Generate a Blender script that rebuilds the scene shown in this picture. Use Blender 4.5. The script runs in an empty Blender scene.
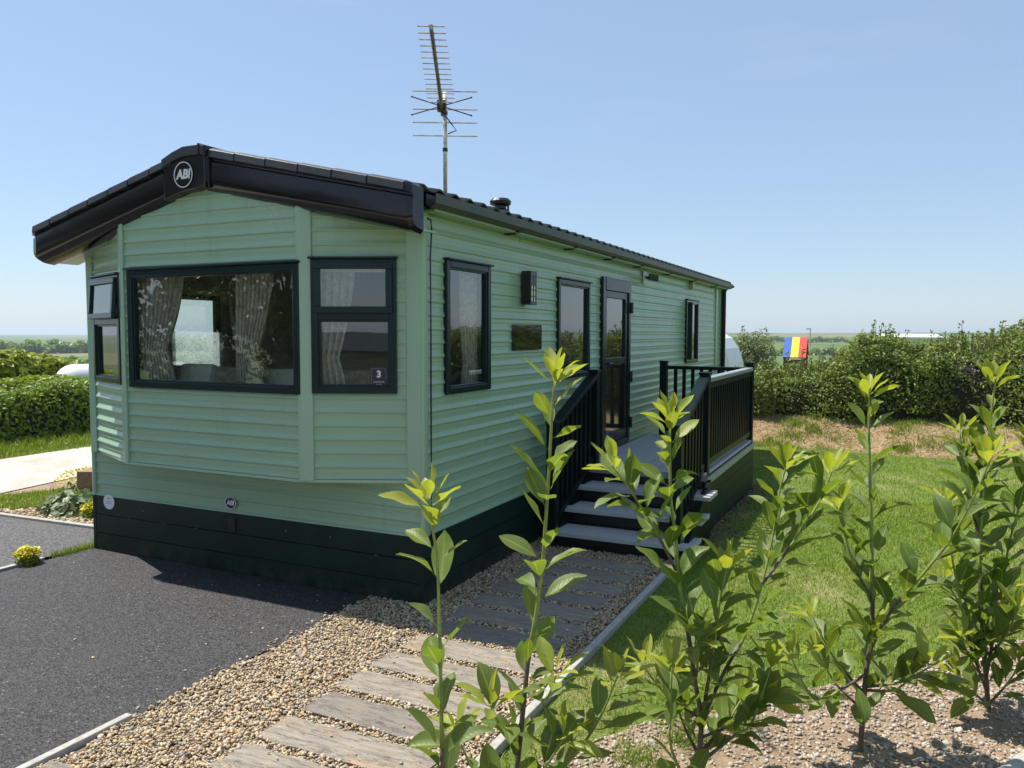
import bpy, bmesh, math, random
import numpy as np
from mathutils import Vector, Matrix
random.seed(7); RNG=np.random.default_rng(11)
sc=bpy.context.scene; COL=sc.collection; PI=math.pi
# ---------------------------------------------------------------- materials
MATS={}
def nm(name):
    m=bpy.data.materials.new(name); m.use_nodes=True; m.node_tree.nodes.clear(); MATS[name]=m
    return m,m.node_tree.nodes,m.node_tree.links
def mixcol(n,l,fac,a,b):
    x=n.new('ShaderNodeMix'); x.data_type='RGBA'
    for s,v in ((x.inputs[0],fac),(x.inputs[6],a),(x.inputs[7],b)):
        if hasattr(v,'links'): l.new(v,s)
        else: s.default_value=v if not isinstance(v,tuple) else (*v,1)
    return x.outputs[2]
def noise(n,l,scale,detail=4,rough=.6,vec=None,sc3=None):
    t=n.new('ShaderNodeTexNoise'); t.inputs['Scale'].default_value=scale; t.inputs['Detail'].default_value=detail; t.inputs['Roughness'].default_value=rough
    if vec is None: vec=n.new('ShaderNodeTexCoord').outputs['Object']
    if sc3:
        mp=n.new('ShaderNodeMapping'); mp.inputs['Scale'].default_value=sc3; l.new(vec,mp.inputs['Vector']); vec=mp.outputs[0]
    l.new(vec,t.inputs['Vector']); return t.outputs['Fac']
def ramp(n,l,src,lo,hi):
    r=n.new('ShaderNodeMapRange'); r.inputs['From Min'].default_value=lo; r.inputs['From Max'].default_value=hi; l.new(src,r.inputs['Value']); return r.outputs[0]
def finish(n,l,shader):
    o=n.new('ShaderNodeOutputMaterial'); l.new(shader,o.inputs['Surface'])
def bumpn(n,l,h,strength,dist=.01,nrm=None):
    b=n.new('ShaderNodeBump'); b.inputs['Strength'].default_value=strength; b.inputs['Distance'].default_value=dist; l.new(h,b.inputs['Height'])
    if nrm is not None: l.new(nrm,b.inputs['Normal'])
    return b.outputs[0]
def pbr(n,l,col,rough=.5,metal=0,nrm=None,coat=0,spec=.5):
    p=n.new('ShaderNodeBsdfPrincipled')
    if hasattr(col,'links'): l.new(col,p.inputs['Base Color'])
    else: p.inputs['Base Color'].default_value=(*col,1)
    if hasattr(rough,'links'): l.new(rough,p.inputs['Roughness'])
    else: p.inputs['Roughness'].default_value=rough
    p.inputs['Metallic'].default_value=metal; p.inputs['Coat Weight'].default_value=coat; p.inputs['Specular IOR Level'].default_value=spec
    if nrm is not None: l.new(nrm,p.inputs['Normal'])
    return p.outputs[0]
def simple(name,c1,c2=None,rough=.5,metal=0,ns=6,bs=0,bscale=60,coat=0,sc3=None,spec=.5,bd=.003,lo=.35,hi=.65):
    m,n,l=nm(name)
    col=c1
    if c2: col=mixcol(n,l,ramp(n,l,noise(n,l,ns,sc3=sc3),lo,hi),c1,c2)
    nr=bumpn(n,l,noise(n,l,bscale,sc3=sc3),bs,bd) if bs else None
    finish(n,l,pbr(n,l,col,rough,metal,nr,coat,spec)); return m
M_green=None
def green_paint():
    m,n,l=nm('sage_green_cladding_paint')
    a=mixcol(n,l,ramp(n,l,noise(n,l,1.3,5),.3,.7),(.27,.405,.262),(.295,.435,.288))
    # faint chalky grime streaks running down
    st=ramp(n,l,noise(n,l,9,5,.7,sc3=(1,1,.12)),.58,.8)
    a=mixcol(n,l,st,a,(.235,.345,.22))
    sp2=ramp(n,l,noise(n,l,38,3,.6,sc3=(1,1,.35)),.70,.78); a=mixcol(n,l,sp2,a,(.22,.32,.21))
    rg=n.new('ShaderNodeMapRange'); rg.inputs['To Min'].default_value=.2; rg.inputs['To Max'].default_value=.42
    l.new(noise(n,l,3,4),rg.inputs['Value'])
    nb=bumpn(n,l,noise(n,l,5,3,sc3=(1,1,2.2)),.25,.012)
    finish(n,l,pbr(n,l,a,rg.outputs[0],nrm=nb)); return m
M_green=green_paint()
M_trim=simple('sage_green_trim_paint',(.29,.435,.30),(.315,.46,.318),.32,ns=2)
M_dkgreen=None
def skirtmat():
    m,n,l=nm('dark_green_skirt_board'); a=mixcol(n,l,ramp(n,l,noise(n,l,3),.35,.65),(.004,.016,.012),(.008,.026,.020))
    tc=n.new('ShaderNodeTexCoord').outputs['Object']; sx=n.new('ShaderNodeSeparateXYZ'); l.new(tc,sx.inputs[0]); low=ramp(n,l,sx.outputs[2],.16,.0)
    ml=n.new('ShaderNodeMath'); ml.operation='MULTIPLY'; l.new(low,ml.inputs[0]); l.new(ramp(n,l,noise(n,l,9,6,.75),.42,.75),ml.inputs[1])
    a=mixcol(n,l,ml.outputs[0],a,(.07,.06,.045)); sc_=ramp(n,l,noise(n,l,30,5,.8,sc3=(1,1,4)),.70,.78); a=mixcol(n,l,sc_,a,(.03,.04,.035))
    finish(n,l,pbr(n,l,a,.42,nrm=bumpn(n,l,noise(n,l,5),.3,.006),spec=.25)); return m
M_dkgreen=skirtmat()
M_frame=simple('dark_green_window_plastic',(.004,.015,.016),(.006,.020,.021),.25,ns=3,spec=.3)
M_fascia=simple('glossy_black_plastic',(.007,.0065,.008),(.010,.009,.011),.14,ns=4,bs=.25,bscale=5,bd=.006,spec=.4)
M_tile=simple('charcoal_roof_edge_tile',(.018,.018,.019),(.030,.029,.028),.42,ns=9,bs=.3,bscale=90)
M_roof=simple('dark_pantile_sheet',(.02,.026,.024),(.045,.05,.042),.45,ns=6)
M_gutter=simple('weathered_dark_gutter',(.018,.038,.028),(.05,.05,.036),.4,ns=5)
M_black=simple('black_plastic',(.008,.008,.009),None,.3)
M_rail=simple('dark_green_painted_rail',(.003,.010,.009),(.005,.014,.012),.38,ns=6,bs=.2,bscale=40,spec=.12)
M_railgrey=simple('pale_grey_rail_cap',(.22,.25,.25),(.28,.3,.3),.35,ns=6)
M_white=simple('white_plastic',(.75,.75,.73),(.68,.68,.66),.4)
M_cream=simple('cream_soffit',(.52,.45,.36),(.45,.39,.31),.6)
M_inner=simple('cream_interior_lining',(.50,.46,.38),(.44,.40,.33),.7)
M_floor=simple('brown_carpet',(.10,.075,.055),(.14,.10,.07),.9,ns=30)
M_sofa=simple('patterned_brown_upholstery',(.16,.12,.08),(.34,.28,.2),.9,ns=25,bs=.5,bscale=30)
M_steel=simple('weathered_aluminium',(.5,.47,.42),(.26,.22,.17),.5,metal=.2,ns=25)
M_mast=simple('flaking_white_mast_tube',(.75,.73,.68),(.35,.30,.22),.55,ns=40)
M_brass=simple('corroded_bracket',(.30,.22,.11),(.14,.09,.05),.6,metal=.4,ns=20)
M_tan=simple('boom_tube_tan',(.26,.21,.13),(.12,.09,.06),.5,metal=.4,ns=30)
M_core=simple('hedge_inner_shade',(.022,.020,.012),(.035,.032,.016),.95,ns=9,bs=1,bscale=25,bd=.05)  # twig brown kept near black, the shade inside the hedges put into the colour
M_bark=simple('brown_bark',(.16,.12,.085),(.08,.06,.045),.8,ns=40,bs=.6,bscale=60)
M_stem=simple('green_young_stem',(.25,.32,.06),(.18,.20,.05),.5,ns=30)
def curtain():
    m,n,l=nm('grey_brown_curtain_cloth')
    a=mixcol(n,l,ramp(n,l,noise(n,l,26,5,.7),.42,.6),(.66,.60,.51),(.40,.37,.31))
    d=pbr(n,l,a,.9); t=n.new('ShaderNodeBsdfTranslucent'); l.new(a,t.inputs[0])
    x=n.new('ShaderNodeMixShader'); x.inputs[0].default_value=.3; l.new(d,x.inputs[1]); l.new(t.outputs[0],x.inputs[2]); finish(n,l,x.outputs[0]); return m
M_curtain=curtain()
def net():
    m,n,l=nm('white_net_curtain')
    d=n.new('ShaderNodeBsdfTranslucent'); d.inputs[0].default_value=(.8,.86,.84,1)
    tr=n.new('ShaderNodeBsdfTransparent'); v=n.new('ShaderNodeTexVoronoi'); v.inputs['Scale'].default_value=150; l.new(n.new('ShaderNodeTexCoord').outputs['Object'],v.inputs['Vector'])
    x=n.new('ShaderNodeMixShader'); l.new(ramp(n,l,v.outputs['Distance'],.0,1.1),x.inputs[0]); l.new(d.outputs[0],x.inputs[1]); l.new(tr.outputs[0],x.inputs[2]); finish(n,l,x.outputs[0]); return m
M_net=net()
def glass(name='window_glass',tint=(.82,.88,.86),boost=.09):
    m,n,l=nm(name)
    g=n.new('ShaderNodeBsdfGlossy'); g.inputs['Roughness'].default_value=.0; g.inputs['Color'].default_value=(1,1,1,1)
    t=n.new('ShaderNodeBsdfTransparent'); t.inputs[0].default_value=(*tint,1)
    nb=bumpn(n,l,noise(n,l,1.6,1),.05,.02); l.new(nb,g.inputs['Normal'])
    f=n.new('ShaderNodeFresnel'); ge=n.new('ShaderNodeNewGeometry'); io=n.new('ShaderNodeMapRange'); io.inputs['To Min'].default_value=1.6; io.inputs['To Max'].default_value=1/1.6
    l.new(ge.outputs['Backfacing'],io.inputs['Value']); l.new(io.outputs[0],f.inputs[0])
    a=n.new('ShaderNodeMath'); a.operation='ADD'; a.use_clamp=True; a.inputs[1].default_value=boost; l.new(f.outputs[0],a.inputs[0])
    x=n.new('ShaderNodeMixShader'); l.new(a.outputs[0],x.inputs[0]); l.new(t.outputs[0],x.inputs[1]); l.new(g.outputs[0],x.inputs[2]); finish(n,l,x.outputs[0]); return m
M_glass=glass()
M_glassdark=glass('tinted_side_glass',(.8,.85,.85),.09)
def asphalt(name,base=.04):
    m,n,l=nm(name)
    v=n.new('ShaderNodeTexVoronoi'); v.inputs['Scale'].default_value=105; tc=n.new('ShaderNodeTexCoord').outputs['Object']; l.new(tc,v.inputs['Vector'])
    sep=n.new('ShaderNodeSeparateColor'); l.new(v.outputs['Color'],sep.inputs[0])
    a=mixcol(n,l,sep.outputs[0],(base*.2,base*.2,base*.21),(base*2.6,base*2.5,base*2.55))
    a=mixcol(n,l,ramp(n,l,noise(n,l,1.1,6,.7),.52,.75),a,(base*1.9,base*1.75,base*1.6))
    a=mixcol(n,l,ramp(n,l,sep.outputs[1],.988,.992),a,(.16,.15,.13))
    h=mixcol(n,l,.5,v.outputs['Distance'],noise(n,l,40,3))
    nb=bumpn(n,l,v.outputs['Distance'],.9,.006); nb=bumpn(n,l,noise(n,l,14,4),.6,.01,nb)
    finish(n,l,pbr(n,l,a,.7,nrm=nb,spec=.35)); return m
M_asphalt=asphalt('tarmac',.027); M_asphalt2=asphalt('worn_tarmac',.06)
def island(name,cols,rough=.8,bs=0,extra=None):
    m,n,l=nm(name); g=n.new('ShaderNodeNewGeometry'); cr=n.new('ShaderNodeValToRGB'); e=cr.color_ramp; e.interpolation='LINEAR'
    while len(e.elements)<len(cols): e.elements.new(.5)
    for i,c in enumerate(cols): e.elements[i].position=i/(len(cols)-1); e.elements[i].color=(*c,1)
    l.new(g.outputs['Random Per Island'],cr.inputs[0]); col=cr.outputs[0]
    if extra: col=mixcol(n,l,ramp(n,l,noise(n,l,extra[0],4),extra[2],extra[3]),col,extra[1])
    nr=bumpn(n,l,noise(n,l,90,3),bs,.003) if bs else None
    finish(n,l,pbr(n,l,col,rough,nrm=nr)); return m
M_pebble=island('mixed_river_pebbles',[(.24,.18,.12),(.46,.32,.16),(.52,.40,.23),(.31,.26,.20),(.55,.46,.32),(.38,.25,.13),(.50,.37,.20),(.20,.18,.16),(.60,.51,.37)],.6,.3)
M_chip=island('pale_soil_chippings',[(.42,.34,.25),(.27,.21,.15),(.52,.45,.36),(.34,.27,.20),(.42,.39,.35),(.20,.16,.12)],.8,.3)
def leafmat(name,cols,trans=.35,rough=.4,back=None,extra=None,spec=.5):
    m,n,l=nm(name); g=n.new('ShaderNodeNewGeometry'); cr=n.new('ShaderNodeValToRGB'); e=cr.color_ramp
    while len(e.elements)<len(cols): e.elements.new(.5)
    for i,c in enumerate(cols): e.elements[i].position=i/(len(cols)-1); e.elements[i].color=(*c,1)
    l.new(g.outputs['Random Per Island'],cr.inputs[0]); col=cr.outputs[0]
    if extra: col=mixcol(n,l,ramp(n,l,noise(n,l,extra[0],5,.65),extra[2],extra[3]),col,extra[1])
    p=pbr(n,l,col,rough,spec=spec); t=n.new('ShaderNodeBsdfTranslucent')
    tc=mixcol(n,l,.5,col,(.20,.24,.02)); l.new(tc,t.inputs[0])
    x=n.new('ShaderNodeMixShader'); x.inputs[0].default_value=trans; l.new(p,x.inputs[1]); l.new(t.outputs[0],x.inputs[2]); finish(n,l,x.outputs[0]); return m
M_grass=leafmat('lawn_grass_blades',[(.13,.235,.014),(.19,.31,.022),(.26,.37,.035),(.33,.38,.06)],.4,.5,extra=(.9,(.32,.32,.10),.54,.8),spec=.3)
M_hedge=leafmat('hawthorn_hedge_leaves',[(.06,.12,.012),(.20,.28,.03),(.12,.20,.03),(.40,.42,.10)],.4,.55,extra=(1.5,(.21,.20,.07),.52,.72),spec=.3)
M_hedge2=leafmat('clipped_hedge_leaves',[(.11,.20,.015),(.20,.32,.022),(.34,.43,.035)],.45,.5)
M_hedge3=leafmat('yellow_green_bush_leaves',[(.18,.26,.015),(.32,.39,.02),(.46,.48,.035)],.45,.5)
M_treeleaf=leafmat('tree_leaves',[(.03,.06,.01),(.07,.11,.02),(.12,.13,.03)],.3,.4)
M_willow=leafmat('willow_leaves',[(.10,.14,.04),(.14,.18,.05),(.18,.2,.07)],.35,.5)
M_straw=leafmat('dry_grass_cuttings',[(.60,.46,.27),(.70,.56,.36),(.48,.36,.20),(.36,.35,.13)],.35,.9)
M_petal=leafmat('yellow_flower_petals',[(.70,.55,.02),(.8,.68,.05),(.55,.55,.05)],.3,.6)
M_variegated=leafmat('pale_variegated_leaves',[(.22,.30,.14),(.35,.40,.25),(.10,.18,.06)],.3,.5)
M_blossom=leafmat('white_blossom',[(.7,.68,.62),(.6,.55,.5)],.3,.7)
def ground(name,c1,c2,c3,s1,s2,bs=.6,rough=.95,bscale=60,bd=.02):
    m,n,l=nm(name); a=mixcol(n,l,ramp(n,l,noise(n,l,s1,6,.7),.4,.62),c1,c2); a=mixcol(n,l,ramp(n,l,noise(n,l,s2,5,.7),.5,.7),a,c3)
    finish(n,l,pbr(n,l,a,rough,nrm=bumpn(n,l,noise(n,l,bscale,5,.7),bs,bd),spec=.2)); return m
M_lawn=ground('lawn_soil_and_thatch',(.10,.15,.025),(.14,.19,.04),(.28,.24,.11),14,1.0)
M_soil=ground('sandy_soil',(.33,.235,.15),(.42,.315,.215),(.20,.14,.09),12,2.5,bs=1)
M_gbase=ground('gravel_bed_base',(.18,.14,.10),(.28,.22,.14),(.12,.10,.08),60,5)
M_bank=ground('dry_earth_bank',(.46,.33,.19),(.34,.23,.13),(.24,.22,.08),7,1.6,bs=1,bscale=25,bd=.05)
M_road=ground('pale_concrete_road',(.46,.415,.36),(.54,.49,.43),(.36,.31,.26),3,.7,bs=.3)
M_verge=ground('rough_verge',(.10,.13,.03),(.17,.17,.06),(.25,.2,.1),5,1.2,bs=1,bd=.05)
M_kerb=simple('pale_concrete_edging',(.42,.40,.36),(.30,.28,.25),.8,ns=30,bs=.4,bscale=90)
M_timber=simple('brown_sleeper_timber',(.30,.17,.09),(.20,.11,.06),.7,ns=8,bs=.5,bscale=20,sc3=(1,8,8))
def slabmat():
    m,n,l=nm('weathered_plank_stone'); oi=n.new('ShaderNodeObjectInfo')
    tc=n.new('ShaderNodeTexCoord'); ad=n.new('ShaderNodeVectorMath'); ad.operation='ADD'; sc_=n.new('ShaderNodeVectorMath'); sc_.operation='SCALE'; sc_.inputs['Scale'].default_value=40
    cb=n.new('ShaderNodeCombineXYZ'); l.new(oi.outputs['Random'],cb.inputs[0]); l.new(oi.outputs['Random'],cb.inputs[1]); l.new(cb.outputs[0],sc_.inputs[0]); l.new(tc.outputs['Object'],ad.inputs[0]); l.new(sc_.outputs[0],ad.inputs[1]); v=ad.outputs[0]
    a=mixcol(n,l,ramp(n,l,noise(n,l,7,6,.7,v,(1,5,1)),.35,.65),(.17,.15,.12),(.31,.27,.215))
    a=mixcol(n,l,ramp(n,l,noise(n,l,3.2,3,.6,v,(1,2.2,1)),.53,.75),a,(.37,.245,.145))
    a=mixcol(n,l,ramp(n,l,noise(n,l,5,4,.6,v,(1,3,1)),.6,.75),a,(.14,.125,.11))
    dk=n.new('ShaderNodeMapRange'); dk.inputs['From Min'].default_value=.55; dk.inputs['To Max'].default_value=.65; l.new(oi.outputs['Random'],dk.inputs['Value']); a=mixcol(n,l,dk.outputs[0],a,(.16,.14,.12))
    cr=noise(n,l,2.4,7,.72,v,(1,7,1)); s=n.new('ShaderNodeMath'); s.operation='SUBTRACT'; s.inputs[1].default_value=.5; l.new(cr,s.inputs[0]); ab=n.new('ShaderNodeMath'); ab.operation='ABSOLUTE'; l.new(s.outputs[0],ab.inputs[0])
    ck=ramp(n,l,ab.outputs[0],-.004,.006)
    a=mixcol(n,l,ck,(.12,.10,.08),a)
    h=mixcol(n,l,.35,ck,noise(n,l,30,5,.7,v,(1,6,1)))
    finish(n,l,pbr(n,l,a,.85,nrm=bumpn(n,l,h,.8,.006))); return m
M_slab=slabmat()
def laurel():
    m,n,l=nm('glossy_laurel_leaf')
    at=n.new('ShaderNodeAttribute'); at.attribute_name='lf'; sp=n.new('ShaderNodeSeparateColor'); l.new(at.outputs['Color'],sp.inputs[0])
    young,rnd=sp.outputs[0],sp.outputs[1]
    uv=n.new('ShaderNodeUVMap'); uv.uv_map='uv'; su=n.new('ShaderNodeSeparateXYZ'); l.new(uv.outputs[0],su.inputs[0])
    a=mixcol(n,l,rnd,(.030,.085,.011),(.092,.185,.018)); y=mixcol(n,l,rnd,(.36,.42,.03),(.46,.43,.04)); a=mixcol(n,l,young,a,y)
    # distance from the midrib and side veins
    s=n.new('ShaderNodeMath'); s.operation='SUBTRACT'; s.inputs[1].default_value=.5; l.new(su.outputs[0],s.inputs[0]); ab=n.new('ShaderNodeMath'); ab.operation='ABSOLUTE'; l.new(s.outputs[0],ab.inputs[0])
    mid=ramp(n,l,ab.outputs[0],.055,.02)
    k=n.new('ShaderNodeMath'); k.operation='MULTIPLY_ADD'; k.inputs[1].default_value=-.55; l.new(ab.outputs[0],k.inputs[0]); l.new(su.outputs[1],k.inputs[2])
    w=n.new('ShaderNodeMath'); w.operation='PINGPONG'; w.inputs[1].default_value=.055; l.new(k.outputs[0],w.inputs[0]); vein=ramp(n,l,w.outputs[0],.012,.0)
    a2=mixcol(n,l,mid,a,(.24,.31,.07)); vm=n.new('ShaderNodeMath'); vm.operation='MULTIPLY'; vm.inputs[1].default_value=.3; l.new(vein,vm.inputs[0]); a2=mixcol(n,l,vm.outputs[0],a2,(.2,.28,.06))
    # brown spots on older leaves
    sp2=ramp(n,l,noise(n,l,22,3,.6),.69,.73); a2=mixcol(n,l,sp2,a2,(.22,.14,.04))
    g=n.new('ShaderNodeNewGeometry'); a3=mixcol(n,l,g.outputs['Backfacing'],a2,mixcol(n,l,.35,a2,(.24,.30,.07)))
    nb=bumpn(n,l,mixcol(n,l,.5,vein,noise(n,l,50,2)),.5,.002)
    rr=n.new('ShaderNodeMapRange'); rr.inputs['To Min'].default_value=.16; rr.inputs['To Max'].default_value=.5; l.new(g.outputs['Backfacing'],rr.inputs['Value'])
    mixf=n.new('ShaderNodeMapRange'); mixf.inputs['To Min'].default_value=.32; mixf.inputs['To Max'].default_value=.65; l.new(young,mixf.inputs['Value'])
    p=pbr(n,l,a3,rr.outputs[0],nrm=nb,spec=.6); t=n.new('ShaderNodeBsdfTranslucent'); l.new(mixcol(n,l,mixf.outputs[0],a3,(.48,.55,.03)),t.inputs[0])
    x=n.new('ShaderNodeMixShader'); x.inputs[0].default_value=.45; l.new(p,x.inputs[1]); l.new(t.outputs[0],x.inputs[2]); finish(n,l,x.outputs[0]); return m
M_laurel=laurel()
# ---------------------------------------------------------------- mesh helpers
def link(name,me,mat,parent=None,smooth=False):
    o=bpy.data.objects.new(name,me); COL.objects.link(o)
    for mm in (mat if isinstance(mat,(list,tuple)) else [mat]): me.materials.append(mm)
    if parent is not None:
        o.parent=parent
    if smooth: me.polygons.foreach_set('use_smooth',np.ones(len(me.polygons),bool))
    return o
def npmesh(name,V,F,mat,parent=None,smooth=False,attr=None,uv=None):
    """V (n,3), F (m,k) arrays"""
    me=bpy.data.meshes.new(name); V=np.ascontiguousarray(V,np.float32); F=np.ascontiguousarray(F,np.int32)
    me.vertices.add(len(V)); me.vertices.foreach_set('co',V.ravel()); k=F.shape[1]
    me.loops.add(F.size); me.loops.foreach_set('vertex_index',F.ravel()); me.polygons.add(len(F))
    me.polygons.foreach_set('loop_start',np.arange(0,F.size,k,dtype=np.int32))
    if uv is not None:
        u=me.uv_layers.new(name='uv'); u.data.foreach_set('uv',np.ascontiguousarray(uv[F.ravel()],np.float32).ravel())
    if attr is not None:
        a=me.color_attributes.new('lf','FLOAT_COLOR','POINT'); a.data.foreach_set('color',np.ascontiguousarray(attr,np.float32).ravel())
    me.update(calc_edges=True); me.validate()
    return link(name,me,mat,parent,smooth)
class MB:
    def __init__(s): s.v=[]; s.f=[]
    def add(s,vs,fs):
        b=len(s.v); s.v+= [tuple(v) for v in vs]; s.f+= [tuple(i+b for i in f) for f in fs]; return s
    def box(s,a,b):
        x0,y0,z0=a; x1,y1,z1=b
        return s.add([(x0,y0,z0),(x1,y0,z0),(x1,y1,z0),(x0,y1,z0),(x0,y0,z1),(x1,y0,z1),(x1,y1,z1),(x0,y1,z1)],[(0,3,2,1),(4,5,6,7),(0,1,5,4),(1,2,6,5),(2,3,7,6),(3,0,4,7)])
    def obox(s,c,ax,ay,az,h):
        c=Vector(c);ax=Vector(ax);ay=Vector(ay);az=Vector(az)
        vs=[c+ax*(h[0]*i)+ay*(h[1]*j)+az*(h[2]*k) for k in(-1,1) for i,j in((-1,-1),(1,-1),(1,1),(-1,1))]
        return s.add(vs,[(0,3,2,1),(4,5,6,7),(0,1,5,4),(1,2,6,5),(2,3,7,6),(3,0,4,7)])
    def bar(s,p,q,w,h,up=(0,0,1)):
        p=Vector(p);q=Vector(q);d=(q-p);L=d.length;d/=L;x=d.cross(Vector(up)).normalized();u=x.cross(d)
        return s.obox((p+q)/2,d,x,u,(L/2,w/2,h/2))
    def tube(s,pts,r,n=8,cap=True):
        pts=[Vector(p) for p in pts]; rs=r if isinstance(r,(list,tuple)) else [r]*len(pts); rings=[]; ref=None
        for i,p in enumerate(pts):
            d=(pts[min(i+1,len(pts)-1)]-pts[max(i-1,0)]).normalized()
            if ref is None: ref=Vector((0,0,1)) if abs(d.z)<.9 else Vector((1,0,0))
            a=d.cross(ref).normalized(); b=a.cross(d); ref=b*-1 if False else ref
            rings.append([p+(a*math.cos(2*PI*k/n)+b*math.sin(2*PI*k/n))*rs[i] for k in range(n)])
        vs=[v for r_ in rings for v in r_]; fs=[]
        for i in range(len(pts)-1):
            for k in range(n): fs.append((i*n+k,i*n+(k+1)%n,(i+1)*n+(k+1)%n,(i+1)*n+k))
        if cap: fs.append(tuple(range(n))[::-1]); fs.append(tuple((len(pts)-1)*n+k for k in range(n)))
        return s.add(vs,fs)
    def lathe(s,c,prof,n=20):
        c=Vector(c); vs=[c+Vector((r*math.cos(2*PI*k/n),r*math.sin(2*PI*k/n),z)) for r,z in prof for k in range(n)]; fs=[]
        for i in range(len(prof)-1):
            for k in range(n): fs.append((i*n+k,i*n+(k+1)%n,(i+1)*n+(k+1)%n,(i+1)*n+k))
        fs.append(tuple((len(prof)-1)*n+k for k in range(n))); fs.append(tuple(range(n))[::-1])
        return s.add(vs,fs)
    def sweep(s,ringA,ringB):
        n=len(ringA); fs=[(i,(i+1)%n,n+(i+1)%n,n+i) for i in range(n)]+[tuple(range(n))[::-1],tuple(range(n,2*n))]
        return s.add(list(ringA)+list(ringB),fs)
    def build(s,name,mat,parent=None,smooth=False,bevel=0,angle=0):
        me=bpy.data.meshes.new(name); me.from_pydata(s.v,[],s.f); me.update()
        bm=bmesh.new(); bm.from_mesh(me); bmesh.ops.recalc_face_normals(bm,faces=bm.faces); bm.to_mesh(me); bm.free()
        o=link(name,me,mat,parent,smooth or angle>0)
        if angle: me.set_sharp_from_angle(angle=math.radians(angle))
        if bevel:
            b=o.modifiers.new('Bevel','BEVEL'); b.width=bevel; b.segments=2; b.limit_method='ANGLE'
        return o
def tag(o,label,cat,group=None,kind=None):
    o['label']=label; o['category']=cat
    if group: o['group']=group
    if kind: o['kind']=kind
    return o
def thing(name,label,cat,loc=(0,0,0),group=None):
    o=bpy.data.objects.new(name,None); COL.objects.link(o); o.location=loc; o.empty_display_size=.1; return tag(o,label,cat,group)
def structure(o): o['kind']='structure'; return o
def fixparent(root):
    """children meshes were modelled in world space: cancel the root's offset"""
    for c in root.children:
        c.location=Vector(c.location)-root.location
def sheet(name,poly,z,mat,thick=0):
    mb=MB(); mb.add([(x,y,z) for x,y in poly],[tuple(range(len(poly)))]); return structure(mb.build(name,mat))
def text_mesh(name,txt,size,mat,mtx,parent,offset=0,shear=0,extrude=.0008,align='CENTER'):
    cu=bpy.data.curves.new(name,'FONT'); cu.body=txt; cu.size=size; cu.extrude=extrude; cu.offset=offset; cu.shear=shear; cu.align_x=align; cu.align_y='CENTER'; cu.resolution_u=3
    t=bpy.data.objects.new('tmp_text',cu); COL.objects.link(t); dg=bpy.context.evaluated_depsgraph_get(); dg.update()
    me=bpy.data.meshes.new_from_object(t.evaluated_get(dg)); bpy.data.objects.remove(t); bpy.data.curves.remove(cu)
    me.materials.clear(); me.transform(mtx); me.name=name; return link(name,me,mat,parent)
# ---------------------------------------------------------------- camera
cd=bpy.data.cameras.new('camera'); cam=bpy.data.objects.new('camera',cd); COL.objects.link(cam); sc.camera=cam
R=Vector((0.90148814,0.43279765,0.0023099));U=Vector((-0.02963622,0.05640395,0.99796808));Fw=Vector((-0.43178795,0.89972484,-0.06367398))
mw=Matrix.Identity(4)
for i,v in enumerate((R,U,-Fw)):
    for j in range(3): mw[j][i]=v[j]
mw.translation=Vector((2.63653055,-4.21317602,1.72143836)); cam.matrix_world=mw
cd.sensor_width=36; cd.lens=794.15/1024*36; cd.clip_end=20000; cd.clip_start=.05
# ---------------------------------------------------------------- light
EL=math.radians(62.5); DIR=Vector((-math.cos(EL)*.9998,math.cos(EL)*.02,math.sin(EL))).normalized()
w=bpy.data.worlds.new('World'); sc.world=w; w.use_nodes=True; wn=w.node_tree.nodes; wl=w.node_tree.links
sky=wn.new('ShaderNodeTexSky'); sky.sky_type='NISHITA'; sky.sun_disc=False; sky.sun_elevation=EL; sky.sun_rotation=math.atan2(DIR.x,DIR.y); sky.air_density=1.0; sky.dust_density=.35; sky.ozone_density=2.2
bg=wn['Background']; tn=wn.new('ShaderNodeMix'); tn.data_type='RGBA'; tn.blend_type='MULTIPLY'; tn.inputs[0].default_value=1; wl.new(sky.outputs[0],tn.inputs[6]); tn.inputs[7].default_value=(.93,.96,1.0,1)
tb=wn.new('ShaderNodeMix'); tb.data_type='RGBA'; tb.inputs[0].default_value=.5; wl.new(tn.outputs[2],tb.inputs[6]); tb.inputs[7].default_value=(3.0,4.0,5.3,1)
wtc=wn.new('ShaderNodeTexCoord'); wmp=wn.new('ShaderNodeMapping'); wmp.inputs['Scale'].default_value=(1.6,1.6,9); wl.new(wtc.outputs['Generated'],wmp.inputs[0]); wno=wn.new('ShaderNodeTexNoise'); wno.inputs['Scale'].default_value=2.2; wno.inputs['Detail'].default_value=7; wl.new(wmp.outputs[0],wno.inputs['Vector'])
wr=wn.new('ShaderNodeMapRange'); wr.inputs['From Min'].default_value=.60; wr.inputs['From Max'].default_value=.85; wr.inputs['To Max'].default_value=.10; wl.new(wno.outputs['Fac'],wr.inputs['Value'])
tcld=wn.new('ShaderNodeMix'); tcld.data_type='RGBA'; wl.new(wr.outputs[0],tcld.inputs[0]); wl.new(tb.outputs[2],tcld.inputs[6]); tcld.inputs[7].default_value=(6.2,6.6,7.2,1)
wl.new(tcld.outputs[2],bg.inputs[0]); bg.inputs[1].default_value=.098
sl=bpy.data.lights.new('sun','SUN'); sl.energy=4.7; sl.angle=math.radians(.5); sl.color=(1,.95,.87); so=bpy.data.objects.new('sun',sl); COL.objects.link(so)
so.rotation_euler=DIR.to_track_quat('Z','Y').to_euler(); so.location=(-8,-2,14)
sc.view_settings.view_transform='Standard'; sc.view_settings.look='None'; sc.view_settings.exposure=.68; sc.view_settings.gamma=1
sc.cycles.max_bounces=8; sc.cycles.transparent_max_bounces=24; sc.cycles.glossy_bounces=4; sc.cycles.transmission_bounces=4
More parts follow.
